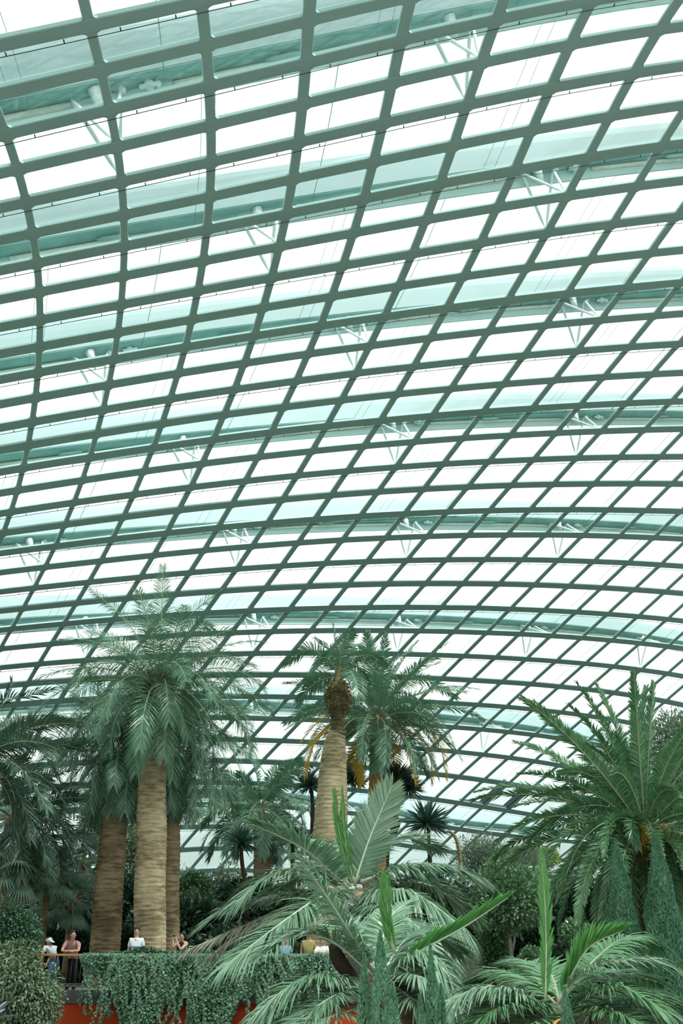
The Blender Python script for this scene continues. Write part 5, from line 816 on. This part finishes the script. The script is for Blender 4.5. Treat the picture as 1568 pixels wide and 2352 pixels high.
# ---- fan palms
def fan_leaf(mb,b,az,e,pl,R0,m=0,rm=1,spread=R(105),nl=24):
    d=np.array([math.cos(az)*math.cos(e),math.sin(az)*math.cos(e),math.sin(e)]); h=np.array(b)+d*pl-Z*.12*pl
    mb.tube([b,np.array(b)+d*pl*.5,h],[.02,.014,.010],5,rm)
    d2=unit(d-Z*.35); s=unit(np.cross(d2,Z)); u=np.cross(s,d2); V=[];F=[]
    for i in range(nl):
        a=-spread+2*spread*i/(nl-1); q=math.cos(a)*d2+math.sin(a)*s+u*.18*math.cos(a*2); q=unit(q); w=unit(np.cross(q,u)); l=R0*(.8+.25*math.cos(a))*rng.uniform(.92,1.05)
        k=len(V); ww=R0*.055
        V+=[h-w*.004,h+w*.004,h+q*l*.55+w*ww+u*.01,h+q*l*.55-w*ww+u*.01,h+q*l-Z*l*.28]
        F+=[(k,k+1,k+2,k+3),(k+3,k+2,k+4)]
    mb.add(V,F,m)
fp=[(30,1985,36,.85,'fan palm with a yellowing leaf at the left edge, above the rounded bush',1),(112,2010,37.5,.8,'fan palm with drooping silvery leaves between the rounded bush and the banded trunks',0),(165,2070,39,.75,'low fan palm behind the man in the pink shirt',0),(190,1985,41,.85,'fan palm close left of the left-hand banded trunk',0),(75,2080,40,.7,'low fan palm just above the handrail end',0)]
for i,(x,y,Y,r,l,yl) in enumerate(fp):
    c=at(x,y,Y); t=thing('fan_palm',l,'palm',(c[0],Y,max(ground_z(c[0],Y),DZ) if Y<46 and c[0]>DX0 else ground_z(c[0],Y)),'fan palms at the left edge')
    gz=t.location.z
    mb=MB(); mb.tube([(c[0],Y,gz-.05),(c[0],Y,(gz+c[2])/2),(c[0],Y,c[2]-.05)],[.13,.12,.11],9); mb.build('trunk',M['fibre'],t)
    for k in range(19):
        az=k*GA+i; e=R(70-110*k/18); mb=MB(); fan_leaf(mb,c,az,e,.75*r+.15,r*.85)
        ye=yl and k==11
        mb.build('fan_leaf',[M['orange'] if ye else M['fan'],M['rachis']],t)
    if yl:
        mb=MB(); fan_leaf(mb,c,R(-50),R(5),.4,1.0); o=mb.build('fan_leaf',[M['pale_shrub'],M['rachis']],t)
# ------------------------------------------------------------------ people
def skin_mesh(name,verts,edges,rad,mat,parent,levels=1,extra=None):
    """one continuous surface grown round a jointed skeleton"""
    me=bpy.data.meshes.new('sk'); me.from_pydata([tuple(float(c) for c in v) for v in verts],edges,[])
    o=bpy.data.objects.new('sk',me); COL.objects.link(o)
    sk=o.modifiers.new('s','SKIN'); sk.use_smooth_shade=True
    for i,r in enumerate(rad):
        r=r if isinstance(r,(tuple,list)) else (r,r); me.skin_vertices[0].data[i].radius=r
    me.skin_vertices[0].data[0].use_root=True
    ss=o.modifiers.new('u','SUBSURF'); ss.levels=levels; ss.render_levels=levels
    dg=bpy.context.evaluated_depsgraph_get(); ev=o.evaluated_get(dg); m2=ev.to_mesh()
    V=np.array([v.co[:] for v in m2.vertices]); F=[list(p.vertices) for p in m2.polygons]; ev.to_mesh_clear()
    bpy.data.objects.remove(o); bpy.data.meshes.remove(me)
    mb=MB(); mb.add(V,F,0,True)
    if extra: extra(mb)
    return mb.build(name,mat,parent)
def person(label,x,y,z,J,face,cloth,hair='hair',s=1.0,hands=None,cap=None,hat=None,bun=False):
    """J: joints in metres relative to the feet, x right, y away from the viewer, z up.  face: direction the face looks"""
    t=thing('person',label,'person',(x,y,z)); o=np.array([x,y,z]); W=lambda p: o+np.array(p,float)*s
    f=unit(np.array(face,float)); up=unit(np.array(J.get('headup',(0,0,1)),float)); rt=unit(np.cross(f,up)); f=np.cross(up,rt)
    V=[];E=[];Rd=[]
    def v(p,r,par=None):
        V.append(W(p)); Rd.append(tuple(q*s for q in r) if isinstance(r,tuple) else r*s)
        if par is not None: E.append((par,len(V)-1))
        return len(V)-1
    P=lambda k: np.array(J[k],float)
    pel=v(P('pelvis'),(.15,.11)); sp=v((P('pelvis')+P('chest'))/2,(.13,.10),pel); ch=v(P('chest'),(.155,.11),sp); nk=v(P('neck'),.055,ch)
    hd=np.array(J['head'],float); h1=v(hd-up*.045+f*.012,(.066,.075),nk); h2=v(hd+up*.05,(.078,.09),h1); v(hd+up*.105,(.055,.065),h2)
    for sd in ('l','r'):
        sh=v(P('sh_'+sd),.06,ch); el=v(P('el_'+sd),.042,sh); wr=v(P('wr_'+sd),.028,el)
        a=P('wr_'+sd); d=unit(np.array(J.get('hd_'+sd,P('wr_'+sd)-P('el_'+sd)),float)); nrm=unit(np.array(J.get('pn_'+sd,(0,-1,0)),float)); sd_=unit(np.cross(d,nrm)); nrm=np.cross(sd_,d)
        pm=v(a+d*.075,(.036,.018),wr); k=1 if sd=='l' else -1
        for i,(off,l) in enumerate(((-.027,.062),(-.009,.075),(.009,.078),(.027,.066))):
            b=v(a+d*.095+sd_*off,.0095,pm); c=v(a+d*(.095+l*.55)+sd_*off*1.15+nrm*.012,.0088,b); v(a+d*(.095+l*.9)+sd_*off*1.15+nrm*.034,.0075,c)
        b=v(a+d*.045+sd_*.04*k,.0115,pm); v(a+d*.085+sd_*.062*k+nrm*.012,.0085,b)
        hp=v(P('hip_'+sd),.085,pel); kn=v(P('kn_'+sd),.055,hp); an=v(P('an_'+sd),.036,kn); v(P('an_'+sd)+np.array([0,-.05,-.05]),.034,an); 
        ft=np.array(J.get('toe',(0,-.17,-.06)),float); v(P('an_'+sd)+ft,.028,len(V)-1)
    def extra(mb):
        c=W(hd)
        mb.tube([c+s*(f*.078+up*.035),c+s*(f*.098+up*.0),c+s*(f*.085-up*.012)],[.008*s,.015*s,.010*s],6)
        for k in (-1,1): mb.ball(c+s*(rt*.080*k-up*.0),(.012*s,.02*s,.03*s),6,5)
    skin_mesh('body',V,E,Rd,M['skin'],t,1,extra)
    c=W(hd)
    for k in (-1,1):
        mb=MB(); mb.ball(c+s*(f*.082+rt*.030*k+up*.028),.010*s,6,5); mb.build('eye',M['black'],t)
    mb=MB(); mb.tube([c+s*(f*.083-up*.045-rt*.02),c+s*(f*.088-up*.045),c+s*(f*.083-up*.045+rt*.02)],.006*s,5); mb.build('mouth',M['lip'],t)
    # hair: shell over the back and top of the skull
    mb=MB(); Rm=np.stack([rt,f,up],1)
    mb.ball(c+s*(-f*.030+up*.083),(.088*s,.088*s,.090*s),14,9,0,Rm)
    if bun: mb.ball(c+s*(-f*.11+up*.06),.045*s,8,6)
    mb.build('hair',M[hair],t)
    if cap:
        mb=MB(); mb.ball(c+s*(up*.07-f*.01),(.098*s,.108*s,.085*s),14,8,0,Rm)
        q=[c+s*(f*.08+rt*.07*k+up*.065) for k in (-1,0,1)]; w=[c+s*(f*.18+rt*.05*k+up*.045) for k in (-1,0,1)]
        A=q+w; A=A+[p-up*.012*s for p in A]
        mb.add(A,[(0,1,4,3),(1,2,5,4),(9,10,7,6),(10,11,8,7),(3,4,10,9),(4,5,11,10),(0,3,9,6),(2,8,11,5),(1,0,6,7),(2,1,7,8)])
        mb.build('cap',M[cap],t)
    if hat:
        mb=MB(); mb.ball(c+s*(up*.09),(.105*s,.11*s,.09*s),16,8,0,Rm)
        A=[];n=24
        for rr,dz in ((.09,.06),(.21,.02),(.21,.008),(.09,.045)):
            for i in range(n):
                a=2*math.pi*i/n; A.append(c+s*(rt*rr*math.cos(a)+f*rr*math.sin(a)+up*dz))
        F=[(k*n+i,k*n+(i+1)%n,((k+1)%4)*n+(i+1)%n,((k+1)%4)*n+i) for k in range(4) for i in range(n)]
        mb.add(A,F,0,True); mb.build('hat',M[hat],t)
    for sd in ('l','r'):
        a=P('an_'+sd); ft=np.array(J.get('toe',(0,-.17,-.06)),float); mb=MB()
        mb.tube([W(a+np.array([0,.04,-.045])),W(a+np.array([0,-.03,-.045])),W(a+ft*.75+np.array([0,0,-.004])),W(a+ft*1.1)],[.045*s,.052*s,.048*s,.03*s],10); mb.build('shoe',M['black'],t)
    # clothes as shells that follow the same joints
    for nm,mt,parts in cloth:
        V=[];E=[];Rd=[]
        if 'torso' in parts or 'vest' in parts:
            g=.022; lo=parts.get('low',0.); a=v(P('pelvis')*(1-lo)+P('chest')*lo,(.165+g-.01,.12+g)); b=v((P('pelvis')+P('chest'))/2*(1-lo*.5)+P('chest')*lo*.5,(.14+g,.11+g),a); c2=v(P('chest'),(.16+g,.115+g),b)
            k2=v(P('chest')*.35+P('neck')*.65,(.115,.082),c2); v(P('chest')*.08+P('neck')*.92,(.070,.064),k2)
            if 'torso' in parts:
                for sd in ('l','r'):
                    e=v(P('sh_'+sd),.078,c2); k=parts.get('sleeve',.62); v(P('sh_'+sd)*(1-k)+P('el_'+sd)*k,.066,e)
        if 'legs' in parts:
            k=parts['legs']; a=v(P('pelvis')+np.array([0,0,.06]),(.165,.125)); b=v(P('pelvis')-np.array([0,0,.02]),(.168,.13),a)
            for sd in ('l','r'):
                h=v(P('hip_'+sd),.105,b); n_=v(P('hip_'+sd)*(1-min(k*2,1))+P('kn_'+sd)*min(k*2,1),.078,h)
                if k>.5: v(P('kn_'+sd)*(1-(k-.5)*2)+P('an_'+sd)*(k-.5)*2,.062,n_)
        if 'band' in parts:
            mb=MB(); A=P('pelvis');B=P('chest'); n=24; R_=[]
            for q,gr in zip((parts['band'][0],parts['band'][0],parts['band'][1],parts['band'][1]),(-.03,.0,.0,-.03)):
                for k in range(n): R_.append(W(A*(1-q)+B*q+np.array([(.185+gr)*math.cos(6.2832*k/n),(.150+gr)*math.sin(6.2832*k/n),.0])))
            mb.add(R_,[(r*n+k,r*n+(k+1)%n,((r+1)%4)*n+(k+1)%n,((r+1)%4)*n+k) for r in range(4) for k in range(n)],0,True); mb.build(nm,M[mt],t); continue
        skin_mesh(nm,V,E,Rd,M[mt],t,1)
    return t
def stand(h=1.65,lean=0,**k):
    q=h/1.68
    J=dict(pelvis=(0,0,.93),chest=(0,-.01,1.26),neck=(0,0,1.44),head=(0,-.02,1.56),sh_l=(-.17,0,1.36),sh_r=(.17,0,1.36),el_l=(-.225,.02,1.09),el_r=(.225,.02,1.09),wr_l=(-.22,-.07,.86),wr_r=(.22,-.07,.86),
           hip_l=(-.09,0,.88),hip_r=(.09,0,.88),kn_l=(-.10,-.02,.49),kn_r=(.10,-.02,.49),an_l=(-.10,.02,.09),an_r=(.10,.02,.09))
    J={a:tuple(np.array(b)*q) for a,b in J.items()}; J.update(k); return J
gx=lambda px,Y: at(px,2180,Y)[0]
zd=DZ
# man in pink: forearms crossed on the handrail
J=stand(1.68,pelvis=(-.02,.16,.92),chest=(0,-.10,1.21),neck=(.01,-.22,1.37),head=(.03,-.27,1.50),sh_l=(-.19,-.14,1.31),sh_r=(.19,-.14,1.31),el_l=(-.26,-.36,1.075),el_r=(.26,-.36,1.075),wr_l=(-.05,-.44,1.065),wr_r=(.05,-.46,1.07),
        hip_l=(-.11,.16,.87),hip_r=(.07,.16,.87),kn_l=(-.11,.12,.48),kn_r=(.09,.10,.48),an_l=(-.11,.18,.09),an_r=(.09,.18,.09),pn_l=(0,0,-1),pn_r=(0,0,-1),hd_l=(.9,-.2,0),hd_r=(-.9,-.2,0))
person('man in a pink short-sleeved shirt leaning his forearms on the handrail',gx(168,34.5),34.5,zd,J,(.55,-.83,-.05),[('shirt','pink',dict(torso=1,sleeve=.7,low=.05)),('trousers','black',dict(legs=.97))])
# woman in white
person('woman in a white t-shirt and white shorts standing in front of the thickest banded trunk',gx(312,34.62),34.62,zd,stand(1.72),(-.03,-1,-.03),
       [('t_shirt','white',dict(torso=1,sleeve=.85,low=.1)),('shirt_band','blue',dict(band=(.62,.78))),('waistband','navy',dict(band=(.36,.43))),('shorts','white',dict(legs=.42))],bun=True)
# woman photographing towards the left
J=stand(1.58,el_l=(-.22,-.22,1.16),wr_l=(-.24,-.16,1.40),el_r=(.02,-.28,1.10),wr_r=(-.13,-.20,1.38),hd_l=(.25,0,.95),hd_r=(-.25,0,.95),pn_l=(0,-1,0),pn_r=(0,-1,0),head=(.02,-.03,1.47))
x0=gx(416,34.7); person('woman in a black sleeveless top holding up a white phone with both hands',x0,34.7,zd,J,(-.85,-.5,.05),[('top','black',dict(vest=1,low=.1)),('trousers','black',dict(legs=.97))])
t=thing('phone','white phone held up by the woman in the black sleeveless top','phone',(x0-.19,34.52,zd+1.47))
mb=MB(); mb.sweep(np.array([(x0-.27,34.53,zd+1.49),(x0-.265,34.53,zd+1.49),(x0-.115,34.53,zd+1.49),(x0-.11,34.53,zd+1.49)]),np.array([(0,0,1.)]*4),np.array([(0,1.,0)]*4),[(-.038,-.004),(-.036,-.006),(.036,-.006),(.038,-.004),(.038,.004),(.036,.006),(-.036,.006),(-.038,.004)]); mb.build('case',M['phone'],t)
mb=MB(); mb.box((x0-.262,34.522,zd+1.457),(x0-.118,34.5245,zd+1.523)); mb.build('screen',M['black'],t)
# person with the cap, stooping
J=stand(1.62,pelvis=(.12,.1,.88),chest=(-.02,.0,1.13),neck=(-.07,-.02,1.24),head=(-.06,-.05,1.31),sh_l=(-.14,-.1,1.17),sh_r=(.1,.12,1.17),el_l=(-.2,-.2,.95),el_r=(.02,-.0,.92),wr_l=(-.18,-.22,.75),wr_r=(-.05,-.1,.72),hip_l=(.03,.1,.84),hip_r=(.2,.1,.84),kn_l=(.05,.02,.47),kn_r=(.22,.02,.47),an_l=(.08,.06,.09),an_r=(.22,.06,.09),headup=(.1,-.2,1))
person('person in a white peaked cap and blue jeans stooping behind the handrail, left end',gx(116,34.6),34.62,zd,J,(.85,-.35,-.35),[('top','white',dict(torso=1,sleeve=.6,low=.1)),('jeans','jeans',dict(legs=.97))],cap='white')
# half-hidden people behind the front palm's fronds
person('person in a yellow top at the handrail, half hidden behind the front palm',gx(708,34.6),34.6,zd,stand(1.62),(.2,-1,-.1),[('top','yellow',dict(torso=1,sleeve=.8,low=.05)),('trousers','navy',dict(legs=.97))])
J=stand(1.42,el_l=(-.24,-.22,.98),wr_l=(-.06,-.40,1.03),el_r=(.24,-.22,.98),wr_r=(.08,-.40,1.03),hd_l=(.8,-.4,0),hd_r=(-.8,-.4,0),pn_l=(0,0,-1),pn_r=(0,0,-1))
person('person in a white top with hands on the handrail, right of the one in yellow',gx(740,34.58),34.58,zd,J,(-.1,-1,-.1),[('top','white',dict(torso=1,sleeve=.8,low=.05)),('trousers','black',dict(legs=.97))])
person('person in a pale blue top at the handrail, left of the one in yellow',gx(655,34.8),34.8,zd,stand(1.45),(.3,-1,-.1),[('top','blue',dict(torso=1,sleeve=.8,low=.05)),('trousers','navy',dict(legs=.97))])
# red bag by the rail
t=thing('bag','red bag resting against the handrail right of the woman with the phone','bag',(gx(441,34.4),34.4,zd))
mb=MB(); X=gx(441,34.4); B=[]
for k,(zz,w,d) in enumerate(((.0,.17,.09),(.05,.20,.11),(.8,.21,.12),(1.02,.20,.10),(1.10,.16,.06))):
    for i in range(16):
        a=2*math.pi*i/16; B.append((X+w*abs(math.cos(a))**.6*np.sign(math.cos(a)),34.4+d*abs(math.sin(a))**.6*np.sign(math.sin(a)),zd+zz))
F=[(k*16+i,k*16+(i+1)%16,(k+1)*16+(i+1)%16,(k+1)*16+i) for k in range(4) for i in range(16)]+[tuple(range(16))[::-1],tuple(64+i for i in range(16))]
mb.add(B,F,0,True); mb.build('body',M['redcloth'],t)
mb=MB(); mb.tube([(X-.1,34.4,zd+1.05),(X-.08,34.4,zd+1.2),(X+.08,34.4,zd+1.2),(X+.1,34.4,zd+1.05)],.014,6); mb.build('handle',M['white'],t)
# visitors on the paths to the right
def pv(px,ptop,Y,label,face,cloth,**k):
    p=at(px,ptop,Y); g=ground_z(p[0],Y); person(label,p[0],Y,g,stand((p[2]-g)*1.0/1.025),face,cloth,**k)
pv(1279,2238,41,'distant person in a yellow top beside the foot of the tall upright blade',(-.6,-.8,0),[('top','yellow',dict(torso=1,sleeve=.8,low=.05)),('trousers','navy',dict(legs=.97))])
pv(1466,2240,41,'distant person in a pale pink top glimpsed through the low palm at the bottom right',(.4,-1,0),[('top','pink',dict(torso=1,sleeve=.8,low=.05)),('trousers','navy',dict(legs=.97))])
pv(1476,2326,13,'grey-haired person passing below the low palm, head at the bottom edge',(.5,1,0),[('top','navy',dict(torso=1,sleeve=.8,low=.05)),('trousers','black',dict(legs=.97))],hair='greyhair')
pv(1288,2338,11.3,'person under a wide orange hat at the bottom edge by the short dark conifer',(.2,1,0),[('top','white',dict(torso=1,sleeve=.8,low=.05)),('trousers','black',dict(legs=.97))],hat='orangecloth')
